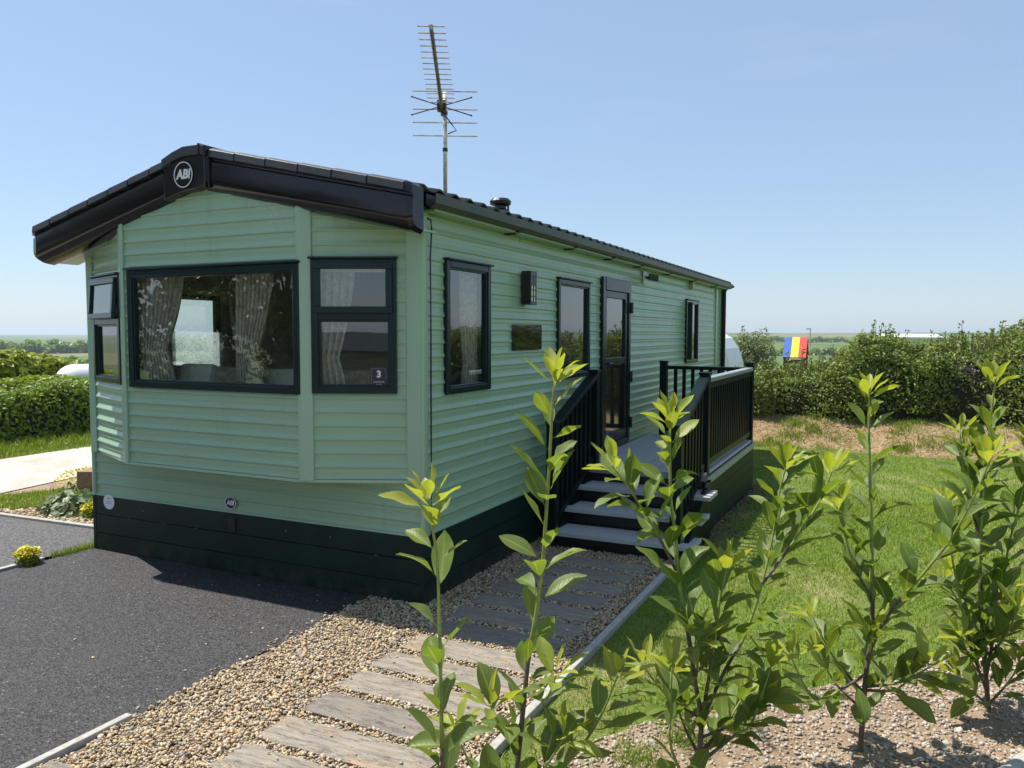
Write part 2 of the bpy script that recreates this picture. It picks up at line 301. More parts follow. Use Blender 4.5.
sc.cycles.caustics_reflective=False; sc.cycles.caustics_refractive=False
# ================================================================ STATIC CARAVAN
W=3.06; L=9.5; PITCH=.087
CX=-1.53
car=thing('static_caravan','sage green static caravan with bay window front, glossy black gable fascia and dark skirt','static caravan',(-1.53,0,0))
def roofz(x):  # line of the roof top edge; left eave sits slightly lower as photographed
    return 2.94-(.215 if x>CX else .258)*abs(x-CX)
PH=[(0.0,.007),(.08,.0105),(.20,.0075),(.32,.0035),(.42,.001),(.60,.0),(.72,.0012),(.998,0.0)]
def siding(mb,A,B,nrm,z0,z1,ztop=None,holes=(),prof=True,u0=0,u1=None,amp=1):
    A=Vector((A[0],A[1],0));B=Vector((B[0],B[1],0));Ln=(B-A).length;t=(B-A)/Ln;N=Vector((nrm[0],nrm[1],0)).normalized()
    u1=Ln if u1 is None else u1
    us=sorted({u0,u1,*[h[0] for h in holes],*[h[1] for h in holes]})
    for a,b in zip(us[:-1],us[1:]):
        if b-a<1e-5: continue
        hs=sorted([(h[2],h[3]) for h in holes if h[0]<=a+1e-6 and h[1]>=b-1e-6])
        ta,tb=(ztop(a),ztop(b)) if ztop else (z1,z1)
        top=max(ta,tb); z=z0; spans=[]
        for h0,h1 in hs:
            spans.append((z,h0)); z=h1
        spans.append((z,top))
        for s0,s1 in spans:
            if s1-s0<1e-4: continue
            rows=[]
            if prof:
                k=math.floor(s0/PITCH)
                zz=[]
                while k*PITCH<s1:
                    for ph,of in PH:
                        q=(k+ph)*PITCH
                        if s0<q<s1: zz.append((q,of))
                    k+=1
                def off(q):
                    f=(q/PITCH)%1.0
                    for (p0,o0),(p1,o1) in zip(PH[:-1],PH[1:]):
                        if p0<=f<=p1: return o0+(o1-o0)*(f-p0)/(p1-p0)
                    return 0
                rows=[(s0,off(s0))]+zz+[(s1,off(s1))]
            else: rows=[(s0,0),(s1,0)]
            def rng(q):
                la,lb=a,b
                if ztop and q>min(ta,tb)+1e-6:
                    f=(q-ta)/(tb-ta) if tb!=ta else 0; uc=a+(b-a)*min(max(f,0),1)
                    if ta<tb: la=uc
                    else: lb=uc
                return la,lb
            vs=[];fs=[]
            for i,(q,o_) in enumerate(rows):
                la,lb=rng(q)
                for u in (la,lb):
                    p=A+t*u+N*(o_*amp); vs.append((p.x,p.y,q))
                if i: fs.append((2*i-2,2*i-1,2*i+1,2*i))
            mb.add(vs,fs)
def orient(o,N):
    me=o.data; bm=bmesh.new(); bm.from_mesh(me); N=Vector(N)
    for f in bm.faces:
        if f.normal.dot(N)<0: f.normal_flip()
    bm.to_mesh(me); bm.free()
# windows on walls: each opening (u0,u1,z0,z1)
side_open={'w1':(.265,.86,1.335,2.19),'w2':(2.17,2.93,1.335,2.19),'door':(3.30,4.19,.56,2.26),'w3':(6.86,7.58,1.32,2.19)}
mb=MB(); siding(mb,(0,0),(0,L),(1,0),.433,2.50,holes=list(side_open.values())); o=mb.build('side_wall',M_green,car); orient(o,(1,0,0))
left_open=[(.72,1.30,1.37,2.06),(4.2,5.0,1.33,2.19),(6.5,7.3,1.33,2.19)]
mb=MB(); siding(mb,(-W,0),(-W,L),(-1,0),.433,2.46,holes=left_open); o=mb.build('side_wall',M_green,car); orient(o,(-1,0,0))
zt=lambda x:roofz(x)-.12
mb=MB(); siding(mb,(-W,L),(CX,L),(0,1),.433,2.5,ztop=lambda u:zt(-W+u)); siding(mb,(CX,L),(0,L),(0,1),.433,2.5,ztop=lambda u:zt(CX+u)); o=mb.build('rear_wall',M_green,car); orient(o,(0,1,0))
# front: flat lower wall, end strips, bay panels
BL,BR=-2.285,-.715; FL,FR=-2.99,-.10; BY=-.30; ZB=.80
mb=MB(); siding(mb,(-W,0),(0,0),(0,-1),.433,ZB-.01,amp=.9); o=mb.build('lower_front_wall',M_green,car); orient(o,(0,-1,0))
front_win=(-2.235,-.70,1.335,2.155)
mb=MB(); h=[(front_win[0]-BL,BR-BL-.02,1.34,2.15)]
siding(mb,(BL,BY),(CX,BY),(0,-1),ZB,2.6,ztop=lambda u:zt(BL+u),holes=[(.05,CX-BL,1.34,2.15)])
siding(mb,(CX,BY),(BR,BY),(0,-1),ZB,2.6,ztop=lambda u:zt(CX+u),holes=[(0,BR-CX-.02,1.34,2.15)])
o=mb.build('bay_front_panel',M_green,car); orient(o,(0,-1,0))
def flank(A,B):
    A=Vector((*A,0));B=Vector((*B,0));t=(B-A);Ln=t.length;t/=Ln;N=Vector((t.y,-t.x,0)); N=N if N.y<0 else -N
    return A,B,t,Ln,N
A,B,t,Ln,NR=flank((BR,BY),(FR,-.02)); TR=t; LR=Ln; AR=A
mb=MB(); siding(mb,(BR,BY),(FR,-.02),NR.xy,ZB,2.6,ztop=lambda u:zt(BR+t.x*u),holes=[(.12*Ln,.89*Ln,1.35,2.17)]); o=mb.build('bay_side_panel',M_green,car); orient(o,NR)
A,B,t2,Ln2,NL=flank((BL,BY),(FL,-.02)); TL=t2; LL=Ln2; AL=A
mb=MB(); siding(mb,(BL,BY),(FL,-.02),NL.xy,ZB,2.6,ztop=lambda u:zt(BL+t2.x*u),holes=[(.10*Ln2,.90*Ln2,1.35,2.13)]); o=mb.build('bay_side_panel',M_green,car); orient(o,NL)
# flat end strips and corner posts
for x0,x1,zz in ((FR,.0,2.46),(-W,FL,2.40)):
    mb=MB(); mb.box((x0,-.034,ZB-.02),(x1,.0,zz)); mb.build('corner_panel',M_trim,car,bevel=.004)
mb=MB()
for x in (0,): mb.tube([(x,-.008,.43),(x,-.008,2.50)],.018,10)
mb.box((-.012,-.0,.433),(.014,.035,2.5)); mb.build('corner_trim',M_trim,car)
mb=MB(); mb.tube([(-W,-.008,.43),(-W,-.008,2.40)],.018,10); mb.build('corner_trim',M_trim,car)
# bay mullion strips
for (x,y,tt,N) in ((BR,BY,TR,NR),(BL,BY,TL,NL)):
    mb=MB(); sg=1 if x==BR else -1
    p0=Vector((x-sg*.008,y-.020,0)); p1=Vector((x+sg*.022,y-.020,0)); p2=Vector((x,y,0))+tt*.082+N*.018; q=Vector((x,y,0))+tt*.085-N*.01; q0=Vector((x-sg*.008,y+.01,0))
    ring=[p0,p1,p2,q,q0]
    mb.sweep([v+Vector((0,0,ZB-.012)) for v in ring],[v+Vector((0,0,zt(x)+.02)) for v in ring]); mb.build('bay_mullion_trim',M_trim,car,bevel=.004)
# bay floor / soffit
mb=MB(); ring=[(FL-.02,-.005),(BL,BY-.012),(BR,BY-.012),(FR+.02,-.03),(FR+.02,.02),(FL-.02,.02)]
mb.sweep([Vector((x,y,ZB-.022)) for x,y in ring],[Vector((x,y,ZB-.003)) for x,y in ring]); mb.build('bay_underside',M_trim,car)
# rear corner vertical black downpipe
mb=MB(); mb.tube([(.045,9.42,.35),(.045,9.42,2.42),(.09,9.38,2.50)],.034,10); mb.build('downpipe',M_black,car,smooth=True)
mb=MB(); mb.box((-.03,9.44,.43),(.018,9.51,2.5)); mb.build('corner_trim',M_trim,car)
mb=MB(); mb.box((.0,8.9,.5),(.022,9.02,2.46)); mb.build('wall_batten',M_trim,car)
# skirt
def skirt(name,a,b,zs,inset=.02):
    ob=None
    for i,(z0,z1) in enumerate(zs):
        mb=MB(); n=(Vector((b[0]-a[0],b[1]-a[1],0))).normalized(); mid=Vector(((a[0]+b[0])/2,(a[1]+b[1])/2,(z0+z1)/2)); pr=Vector((n.y,-n.x,0))
        mb.obox(mid,n,pr,(0,0,1),((Vector((b[0]-a[0],b[1]-a[1],0))).length/2,.009,(z1-z0)/2-.0025)); mb.build('skirt_board',M_dkgreen,car,bevel=.002)
zs=[(0.0,.135),(.135,.285),(.285,.437)]
skirt('f',(-W,-.012),(0,-.012),zs); skirt('s',(.0,.012),(.0,L),zs); skirt('l',(-W,.012),(-W,L),zs); skirt('r',(-W,L-.01),(0,L-.01),zs)
mb=MB(); mb.box((-.02,-.024,.0),(.012,.012,.436)); mb.build('skirt_corner',M_dkgreen,car)
mb=MB(); mb.box((-W-.012,-.024,0),(-W+.02,.012,.436)); mb.build('skirt_corner',M_dkgreen,car)
for x in(-2.5,-2.66,-2.28,-1.95,-.72,-.35,-1.1): 
    z=.36 if x in(-2.5,-.72,-1.1) else .285; mb=MB(); mb.lathe((x,-.024,z),[(.001,-.004),(.004,-.002),(.004,.002),(.001,.004)],8); mb.build('skirt_screw',M_steel,car)
mb=MB(); mb.box((-1.62,-.03,.30),(-1.56,-.018,.40)); mb.build('skirt_socket',M_black,car,bevel=.004)
mb=MB(); mb.box((-W+.05,.05,.03),(-.05,L-.05,.425)); mb.build('chassis',M_black,car)
# front underside trim line
mb=MB(); mb.box((-W,-.020,.433),(0,-.008,.447)); mb.build('lower_trim',M_trim,car)
# ---- interior shell
FZ=.56
mb=MB(); mb.box((-W+.03,.0,.44),(-.03,L-.03,FZ)); 
ring=[(FL,0),(BL,BY+.03),(BR,BY+.03),(FR,0)]; mb.sweep([Vector((x,y,ZB)) for x,y in ring],[Vector((x,y,ZB+.03)) for x,y in ring]); mb.build('interior_floor',M_floor,car)
mb=MB(); mb.box((-W+.03,-.2,2.43),(-.03,L-.03,2.45)); mb.build('interior_ceiling',M_inner,car)
mb=MB()
siding(mb,(-W+.04,0.02),(-W+.04,4.6),(1,0),FZ,2.43,holes=[(h[0]-.02,h[1]-.02,h[2],h[3]) for h in left_open[:1]],prof=False)
siding(mb,(-.04,0.02),(-.04,4.6),(-1,0),FZ,2.43,holes=[(h[0]-.02,h[1]-.02,h[2],h[3]) for k,h in side_open.items() if k!='w3'],prof=False)
siding(mb,(-W+.04,4.6),(-.04,4.6),(0,-1),FZ,2.43,prof=False)
siding(mb,(BL,BY+.03),(BR,BY+.03),(0,1),ZB,2.43,holes=[(.05,BR-BL-.02,1.34,2.15)],prof=False)
siding(mb,(FL,0.01),(BL,BY+.03),(0,1),ZB,1.36,prof=False); siding(mb,(BR,BY+.03),(FR,.01),(0,1),ZB,1.36,prof=False)
siding(mb,(FL,0.01),(BL,BY+.03),(0,1),2.1,2.43,prof=False); siding(mb,(BR,BY+.03),(FR,.01),(0,1),2.1,2.43,prof=False)
mb.build('interior_lining',M_inner,car)
# kitchen block and cupboards inside, seen dimly
mb=MB(); mb.box((-W+.05,2.6,FZ),(-W+.65,4.5,1.45)); mb.box((-W+.05,2.6,1.75),(-W+.4,4.5,2.4)); mb.build('kitchen_unit',M_timber,car,bevel=.01)
# ---- windows
def window(P,T,N,u0,u1,z0,z1,kind='single',fw=.045,glassm=None,bars=None,name='window'):
    """P origin (x,y), T tangent, N outward normal: framed window proud of the wall"""
    P=Vector((P[0],P[1],0)); T=Vector((T[0],T[1],0)); N=Vector((N[0],N[1],0)); Z=Vector((0,0,1)); gm=glassm or M_glass
    def ob(mb,ua,ub,za,zb,n0,n1): mb.obox(P+T*((ua+ub)/2)+N*((n0+n1)/2)+Z*((za+zb)/2),T,N,Z,((ub-ua)/2,(n1-n0)/2,(zb-za)/2))
    fr=MB()
    def frame(mb,ua,ub,za,zb,w,n0,n1):
        ob(mb,ua,ua+w,za,zb,n0,n1); ob(mb,ub-w,ub,za,zb,n0,n1); ob(mb,ua+w,ub-w,za,za+w,n0,n1); ob(mb,ua+w,ub-w,zb-w,zb,n0,n1)
    frame(fr,u0,u1,z0,z1,fw,-.035,.030)
    ob(fr,u0-.012,u1+.012,z1,z1+.014,-.0,.05)   # drip rail
    win=fr.build(name,M_frame,car,bevel=.005)
    def pane(ua,ub,za,zb,n,tilt=0,par=win):
        mb=MB(); 
        c=[(ua,za),(ub,za),(ub,zb),(ua,zb)]
        mb.add([P+T*u+Z*z+N*(n+tilt*(zb-z)) for u,z in c],[(0,1,2,3)]); return mb.build('pane',gm,par)
    if kind=='single':
        fr2=MB(); frame(fr2,u0+fw-.004,u1-fw+.004,z0+fw-.004,z1-fw+.004,.014,-.02,.018); fr2.build('bead',M_frame,win,bevel=.003)
        pane(u0+fw,u1-fw,z0+fw,z1-fw,.0)
    else:
        zm=z0+(z1-z0)*.585
        mb=MB(); ob(mb,u0+fw,u1-fw,zm-.03,zm+.03,-.03,.028); mb.build('transom',M_frame,win,bevel=.004)
        mb=MB(); frame(mb,u0+fw-.004,u1-fw+.004,z0+fw-.004,zm-.026,.016,-.02,.016); mb.build('bead',M_frame,win,bevel=.003)
        pane(u0+fw,u1-fw,z0+fw,zm-.03,.0)
        tilt=.075 if kind=='open' else 0
        # top-hung sash
        mb=MB(); za,zb=zm+.012,z1-.02; ua,ub=u0+.022,u1-.022; w=.042
        ca=math.cos(math.atan(tilt)); dn=N*tilt-Z; dn.normalize(); H=(zb-za); top=P+Z*zb+N*.035; nn=T.cross(dn).normalized(); nn=nn if nn.dot(N)>0 else -nn
        def sb(a,b,h0,h1): mb.obox(top+T*((a+b)/2)+dn*((h0+h1)/2),T,nn,dn,((b-a)/2,.016,(h1-h0)/2))
        sb(ua,ub,0,w); sb(ua,ub,H-w,H); sb(ua,ua+w,w,H-w); sb(ub-w,ub,w,H-w); sash=mb.build('opening_sash',M_frame,win,bevel=.005)
        mb=MB(); mb.add([top+T*a+dn*h for a,h in((ua+w,w),(ub-w,w),(ub-w,H-w),(ua+w,H-w))],[(0,1,2,3)]); mb.build('pane',gm,sash)
        if tilt:
            mb=MB(); mb.bar(P+T*(ua+.02)+Z*(za+.06)+N*.0,top+T*(ua+.02)+dn*(H-.05),.008,.008); mb.build('stay',M_steel,sash); mb=MB(); mb.bar(P+T*(ub-.02)+Z*(za+.06),top+T*(ub-.02)+dn*(H-.05),.008,.008); mb.build('stay',M_steel,sash)
    return win
window((0,BY),(1,0),(0,-1),front_win[0],front_win[1],1.335,2.155,fw=.047)
window(AR.xy,TR.xy,NR.xy,.115*LR,.905*LR,1.343,2.178,'hopper')
window(AL.xy,TL.xy,NL.xy,.085*LL,.93*LL,1.345,2.135,'open')
for k in('w1','w2','w3'):
    u0,u1,z0,z1=side_open[k]; window((0,0),(0,1),(1,0),u0-.015,u1+.015,z0-.015,z1+.005,glassm=M_glassdark)
for h in left_open: window((-W,0),(0,1),(-1,0),h[0]-.015,h[1]+.015,h[2]-.015,h[3]+.01)
# open sash edge on the bathroom window
mb=MB(); mb.obox((.07,6.86,1.76),(1,0,0),(0,1,0),(0,0,1),(.035,.012,.40)); mb.build('window_stay_panel',M_frame,car,bevel=.004)
# ---- door
dr=MB(); y0,y1,z0,z1=3.285,4.205,.555,2.285
for a,b in (((-.04,y0,z0),(.04,y0+.07,z1)),((-.04,y1-.07,z0),(.04,y1,z1)),((-.04,y0+.07,z1-.13),(.045,y1-.07,z1)),((-.04,y0+.07,z0-.02),(.05,y1-.07,z0+.04))): dr.box(a,b)
door=dr.build('door',M_frame,car,bevel=.005)
mb=MB()
for a,b in (((-.02,y0+.07,z0+.04),(.025,y0+.15,z1-.13)),((-.02,y1-.15,z0+.04),(.025,y1-.07,z1-.13)),((-.02,y0+.15,z0+.04),(.025,y1-.15,z0+.14)),((-.02,y0+.15,z1-.20),(.025,y1-.15,z1-.13)),((-.02,y0+.15,1.40),(.025,y1-.15,1.47))): mb.box(a,b)
mb.build('door_leaf',M_frame,door,bevel=.004)
for a,b in((z0+.14,1.40),(1.47,z1-.20)):
    mb=MB(); mb.add([(.004,y0+.15,a),(.004,y1-.15,a),(.004,y1-.15,b),(.004,y0+.15,b)],[(0,1,2,3)]); mb.build('pane',M_glassdark,door)
mb=MB(); mb.box((.025,y0+.085,1.30),(.034,y0+.125,1.50)); mb.tube([(.03,y0+.105,1.42),(.07,y0+.105,1.42),(.07,y0+.20,1.42)],.009,8); mb.build('handle',M_black,door)
for z in (.75,1.25,2.0):
    mb=MB(); mb.tube([(.05,y1-.01,z-.06),(.05,y1-.01,z+.06)],.018,8); mb.build('hinge',M_black,door)
# ---- roof
EAVE_R=.13; EAVE_L=-3.19
def roofsheet(name,xe,sgn):
    ny=480; nx=9; V=[]; 
    ys=np.linspace(-.30,L+.06,ny); 
    for j in range(nx):
        x=CX+(xe-CX)*j/(nx-1)
        for y in ys:
            wv=.5+.5*math.cos(2*PI*y/.19); wv=wv**1.6
            V.append((x,y,roofz(x)-.015+.026*wv-.004*(j%2)))
    i=np.arange(ny-1); F=np.concatenate([np.stack([j*ny+i,j*ny+i+1,(j+1)*ny+i+1,(j+1)*ny+i],1) for j in range(nx-1)])
    o=npmesh(name,np.array(V),F,M_roof,car,True); orient(o,(0,0,1))
    o.data.polygons.foreach_set('use_smooth',np.ones(len(o.data.polygons),bool))
    s=o.modifiers.new('Solid','SOLIDIFY'); s.thickness=.012; s.offset=-1; return o
roof=roofsheet('roof',EAVE_R,1); roofsheet('roof',EAVE_L,-1)
mb=MB(); mb.tube([(CX,-.12,2.915),(CX,L+.05,2.915)],.045,10); mb.build('ridge_cap',M_roof,car,smooth=True)
mb=MB(); mb.lathe((-.36,1.80,2.62),[(.062,0),(.062,.13),(.05,.14),(.05,.16),(.088,.175),(.092,.20),(.07,.222),(.02,.228)],20)
for k in range(8):
    a=2*PI*k/8; mb.box((-.36+.056*math.cos(a)-.006,1.83+.056*math.sin(a)-.006,2.70),(-.36+.056*math.cos(a)+.006,1.83+.056*math.sin(a)+.006,2.80))
mb.build('flue_vent',M_black,roof,smooth=False)
# soffit under the long eaves, gutter
mb=MB(); mb.box((-.01,-.02,2.462),(.105,L+.02,2.476)); mb.build('soffit',M_trim,car)
mb=MB(); mb.box((-W-.10,-.02,2.37),(-W+.01,L+.02,2.384)); mb.build('soffit',M_trim,car)
def gutter(x0,s,z,ya,yb):
    pr=[(0,.075),(0,.02),(.012,.004),(.03,-.006),(.055,.0),(.07,.02),(.076,.075),(.070,.075),(.064,.024),(.052,.008),(.03,.003),(.014,.012),(.007,.024),(.007,.075)]
    mb=MB(); mb.sweep([Vector((x0+s*a,ya,z+b)) for a,b in pr],[Vector((x0+s*a,yb,z+b)) for a,b in pr]); return mb
g=gutter(.085,1,2.478,-.10,L+.06).build('gutter',M_gutter,car)
for y in (1.12,2.3,3.35,4.35,5.6,7.0,8.45):
    mb=gutter(.080,1,2.470,y,y+.06); mb.box((.0,y+.01,2.45),(.10,y+.05,2.47)); mb.build('gutter_bracket',M_black,g)
gutter(-W-.085,-1,2.40,-.10,L+.06).build('gutter',M_gutter,car)
mb=MB(); mb.tube([(.12,L+.05,2.50),(.17,L+.09,2.52)],.02,8); mb.build('gutter_outlet',M_black,car)
# ---- gable fascia : profile swept along each slope
FY=-.36
def fprof(x,k=0,d=0,bk=-.21):
    z=roofz(x)
    P_=[(min(-.10,bk),-.002),(FY+.03,.0),(FY,-.012),(FY-.004,-.058),(FY+.018,-.066),(FY+.018,-.075),(FY+.006,-.085),(FY+.002,-.195),(FY+.005,-.218),(FY+.014,-.240),(FY+.030,-.258),(FY+.055,-.271),(FY+.09,-.279),(FY+.12,-.283),(min(FY+.20,bk-.01),-.285),(bk,-.285)]
    return [Vector((x,y-d,z+h)) for y,h in P_]
fas=None
xr=.15; xl=-3.215
mb=MB(); mb.sweep(fprof(-1.46),fprof(-.05)); mb.sweep(fprof(-.051,bk=-.21),fprof(xr-.03,bk=-.21)); e0=fprof(xr-.03,bk=-.21); c=Vector((xr-.05,0,roofz(xr)-.14)); e1=[Vector((xr,(v.y+.29)*.8-.29,c.z+(v.z-c.z)*.86)) for v in e0]; mb.sweep(e0,e1); mb.build('fascia',M_fascia,car,angle=32)
mb=MB(); mb.sweep(fprof(xl+.05),fprof(-1.66)); e0=fprof(xl+.05); c=Vector((xl,0,roofz(xl)-.14)); e1=[Vector((xl,v.y*.93-.01,c.z+(v.z-c.z)*.86)) for v in e0]; mb.sweep(e1,e0); mb.build('fascia',M_fascia,car,angle=32)
# edge tiles, one mesh each
def etile(xa,xb):
    g=.004; a=xa+g; b=xb-g
    def rg(x,s): z=roofz(x)+s; return [Vector((x,-.12,z+.004)),Vector((x,FY+.03,z+.006)),Vector((x,FY-.008,z-.008)),Vector((x,FY-.014,z-.055)),Vector((x,FY+.01,z-.062)),Vector((x,FY+.01,z-.03)),Vector((x,-.12,z-.01))]
    mb=MB(); mb.sweep(rg(a,.002),rg(b,-.002)); return mb.build('edge_tile',M_tile,car,bevel=.003)
xs=np.linspace(-1.42,xr-.04,7)
for a,b in zip(xs[:-1],xs[1:]): etile(a,b)
xs=np.linspace(-1.72,xl+.03,8)
for a,b in zip(xs[:-1],xs[1:]): etile(b,a)
# centre cap with badge
pk=[(-1.80,-.082),(-1.70,-.045),(-1.60,-.018),(-1.45,-.016),(-1.40,-.04),(-1.40,-.24),(-1.44,-.268),(-1.52,-.285),(-1.62,-.292),(-1.80,-.338)]
mb=MB(); 
mb.sweep([Vector((x,FY-.008,2.94+h)) for x,h in pk],[Vector((x,-.15,2.94+h)) for x,h in pk]); mb.build('gable_cap',M_fascia,car,bevel=.010)
pk=[(-1.80,-.070),(-1.70,-.030),(-1.60,-.002),(-1.45,-.002),(-1.40,-.014),(-1.40,-.078),(-1.45,-.066),(-1.60,-.066),(-1.70,-.09),(-1.80,-.13)]
mb=MB(); mb.sweep([Vector((x,FY-.024,2.94+h)) for x,h in pk],[Vector((x,-.13,2.94+h)) for x,h in pk]); mb.build('gable_cap_tile',M_tile,car,bevel=.006)
mb=MB(); mb.box((-1.412,FY-.032,2.86),(-1.388,-.16,2.925)); mb.box((-1.462,FY-.030,2.872),(-1.450,-.16,2.945)); mb.build('cap_clip',M_fascia,car,bevel=.004)
mb=MB(); mb.box((-1.425,FY-.014,2.66),(-1.41,-.3,2.86)); mb.box((-1.395,FY-.010,2.66),(-1.385,-.3,2.855)); mb.build('cap_joint_rib',M_black,car,bevel=.003)
# badge facing -y
def facing(x,y,z,sx=1): return Matrix.Translation((x,y,z))@Matrix.Rotation(PI/2,4,'X')
def disc(mb,x,y,z,r,d,n=32,ry=None,r_in=0):
    ry=ry or r; 
    if r_in:
        vs=[];fs=[]
        for k in range(n):
            a=2*PI*k/n
            for rr in (1,r_in):
                vs.append((x+r*rr*math.cos(a),y,z+ry*rr*math.sin(a))); vs.append((x+r*rr*math.cos(a),y-d,z+ry*rr*math.sin(a)))
        for k in range(n):
            q=(k+1)%n; fs+= [(4*k+1,4*q+1,4*q+3,4*k+3),(4*k,4*q,4*q+1,4*k+1),(4*k+2,4*k+3,4*q+3,4*q+2)]
        mb.add(vs,fs)
    else: mb.sweep([Vector((x+r*math.cos(2*PI*k/n),y,z+ry*math.sin(2*PI*k/n))) for k in range(n)],[Vector((x+r*math.cos(2*PI*k/n),y-d,z+ry*math.sin(2*PI*k/n))) for k in range(n)])
BYY=FY-.009
mb=MB(); disc(mb,-1.605,BYY,2.757,.082,.006); bad=mb.build('badge',M_fascia,car)
mb=MB(); disc(mb,-1.605,BYY-.006,2.757,.084,.003,r_in=.93); mb.build('badge_ring',M_white,bad)
text_mesh('badge_letters','ABI',.082,M_white,facing(-1.605,BYY-.008,2.757),bad,offset=.0035,shear=.18)
M_navy=simple('navy_badge_enamel',(.01,.012,.03),None,.25)
mb=MB(); disc(mb,-1.61,-.012,.505,.052,.006,ry=.043); bad=mb.build('badge',M_navy,car)
mb=MB(); disc(mb,-1.61,-.018,.505,.053,.003,ry=.044,r_in=.9); mb.build('badge_ring',M_white,bad)
text_mesh('badge_letters','ABI',.045,M_white,facing(-1.61,-.0195,.505),bad,offset=.0018,shear=.18)
# round sticker on skirt
mb=MB(); disc(mb,-2.885,-.0215,.392,.062,.002,ry=.058); st=mb.build('round_sticker',M_white,car)
M_gold=simple('gold_print',(.55,.38,.12),None,.5); M_blueprint=simple('pale_blue_print',(.32,.36,.45),None,.5)
mb=MB()
vs=[(-2.885+ .017*math.cos(a),-.0245,.412+.017*math.sin(a)) for a in np.linspace(0,PI,9)]; mb.add(vs,[tuple(range(len(vs)))])
for a in np.linspace(.2,PI-.2,5): mb.bar((-2.885+.021*math.cos(a),-.0243,.412+.021*math.sin(a)),(-2.885+.028*math.cos(a),-.0243,.412+.028*math.sin(a)),.001,.003)
mb.build('sticker_sun',M_gold,st)
mb=MB()
for z,wd in((.394,.036),(.38,.030)):
    pts=[(-2.885+u*wd,-.0245,z+.003*math.sin(u*9)) for u in np.linspace(-1,1,13)]
    for p,q in zip(pts[:-1],pts[1:]): mb.bar(p,q,.001,.004)
mb.build('sticker_waves',M_blueprint,st)
# small beige sensor and socket box on the side wall
M_beige=simple('beige_plastic',(.42,.36,.25),None,.5)
mb=MB(); mb.box((.013,7.06,2.345),(.06,7.14,2.46)); mb.build('junction_box',M_beige,car,bevel=.006)
# curtains (parts of the caravan's windows)
def curtain_sheet(name,A,B,ztop,zbot,ztie,gather,side,mat=M_curtain,folds=9,amp=.03,normal=(0,1,0)):
    """hangs from A..B line; tied back towards A (side=0) or B (1)"""
    A=Vector(A);B=Vector(B);nz=26;nu=folds*6;V=[];N=Vector(normal)
    for i in range(nz+1):
        z=ztop+(zbot-ztop)*i/nz
        if z>ztie: k=1-(1-gather)*(((ztop-z)/(ztop-ztie))**1.7)
        else: k=gather+(1-gather)*.55*(((ztie-z)/(ztie-zbot))**.6)
        for j in range(nu+1):
            u=j/nu; uu=u*k if side==0 else 1-(1-u)*k
            p=A.lerp(B,uu)+N*(amp*math.sin(u*folds*2*PI+.5*math.sin(z*3))*(.6+.4*k)); V.append((p.x,p.y,z))
    F=[(i*(nu+1)+j,i*(nu+1)+j+1,(i+1)*(nu+1)+j+1,(i+1)*(nu+1)+j) for i in range(nz) for j in range(nu)]
    return npmesh(name,np.array(V),np.array(F),mat,car,True)
curtain_sheet('curtain',(-2.24,-.20,0),(-1.88,-.14,0),2.15,1.30,1.60,.55,0)
curtain_sheet('curtain',(-1.44,-.10,0),(-1.08,-.12,0),2.15,1.30,1.55,.5,0)
curtain_sheet('curtain',(-.68,-.20,0),(-.45,-.08,0),2.15,1.30,1.55,.6,0,folds=5,mat=M_curtain)
curtain_sheet('curtain',(-2.35,-.2,0),(-2.6,-.06,0),2.15,1.30,1.5,.6,0,folds=5)
curtain_sheet('curtain',(-.09,.30,0),(-.09,.46,0),2.15,1.30,1.5,.7,0,normal=(1,0,0),folds=4)
curtain_sheet('curtain',(-.09,.62,0),(-.09,.86,0),2.15,1.30,1.5,.7,1,normal=(1,0,0),folds=5)
curtain_sheet('curtain',(-.09,2.2,0),(-.09,2.45,0),2.15,1.30,1.5,.7,0,normal=(1,0,0),folds=5)
curtain_sheet('curtain',(-2.95,.45,0),(-2.95,.70,0),2.2,1.2,1.5,.6,0,normal=(1,0,0),folds=6)
curtain_sheet('curtain',(-2.95,1.33,0),(-2.95,1.6,0),2.2,1.2,1.5,.6,1,normal=(1,0,0),folds=6)
# net across the lower half of the far window
mb=MB(); mb.add([(-3.0,.70,1.36),(-3.0,1.32,1.36),(-3.0,1.32,1.72),(-3.0,.70,1.74)],[(0,1,2,3)]); mb.build('net_curtain',M_net,car)
# pelmet
mb=MB(); mb.box((BL+.03,-.24,2.13),(BR-.03,-.2,2.28)); mb.build('pelmet',M_sofa,car)
for xa,xb in ((-3.19,-2.2),(-.8,.10)):
    mb=MB(); rg=lambda x:[Vector((x,-.27,roofz(x)-.262)),Vector((x,.0,roofz(x)-.262)),Vector((x,.0,roofz(x)-.25)),Vector((x,-.27,roofz(x)-.25))]
    mb.sweep(rg(xa),rg(xb)); mb.build('gable_soffit',M_trim,car)
fixparent(car)
# sofa inside the bay
sofa=thing('sofa','brown patterned corner sofa just inside the big bay window','sofa',(-1.5,.2,FZ))
mb=MB(); mb.box((-2.9,.05,FZ),(-.15,.62,FZ+.42)); mb.build('seat',M_sofa,sofa,bevel=.05)
for i,x in enumerate((-2.75,-2.1,-1.45,-.8)):
    mb=MB(); mb.obox((x+.3,.06,FZ+.66),(1,0,0),(0,1,-.25),(0,.25,1),(.31,.08,.25)); o=mb.build('back_cushion',M_sofa,sofa,bevel=.06)
fixparent(sofa)
for i,(x,z,lab) in enumerate(((-1.95,1.36,'cream scatter cushion leaning by the left curtain inside the bay window'),(-1.15,1.34,'cream scatter cushion leaning by the right curtain inside the bay window'))):
    mb=MB(); mb.obox((x,.02,z),(1,0,0),(0,1,-.3),(0,.3,1),(.17,.05,.13)); o=mb.build('scatter_cushion',M_inner,None,bevel=.04); tag(o,lab,'cushion','cushions on the sofa')
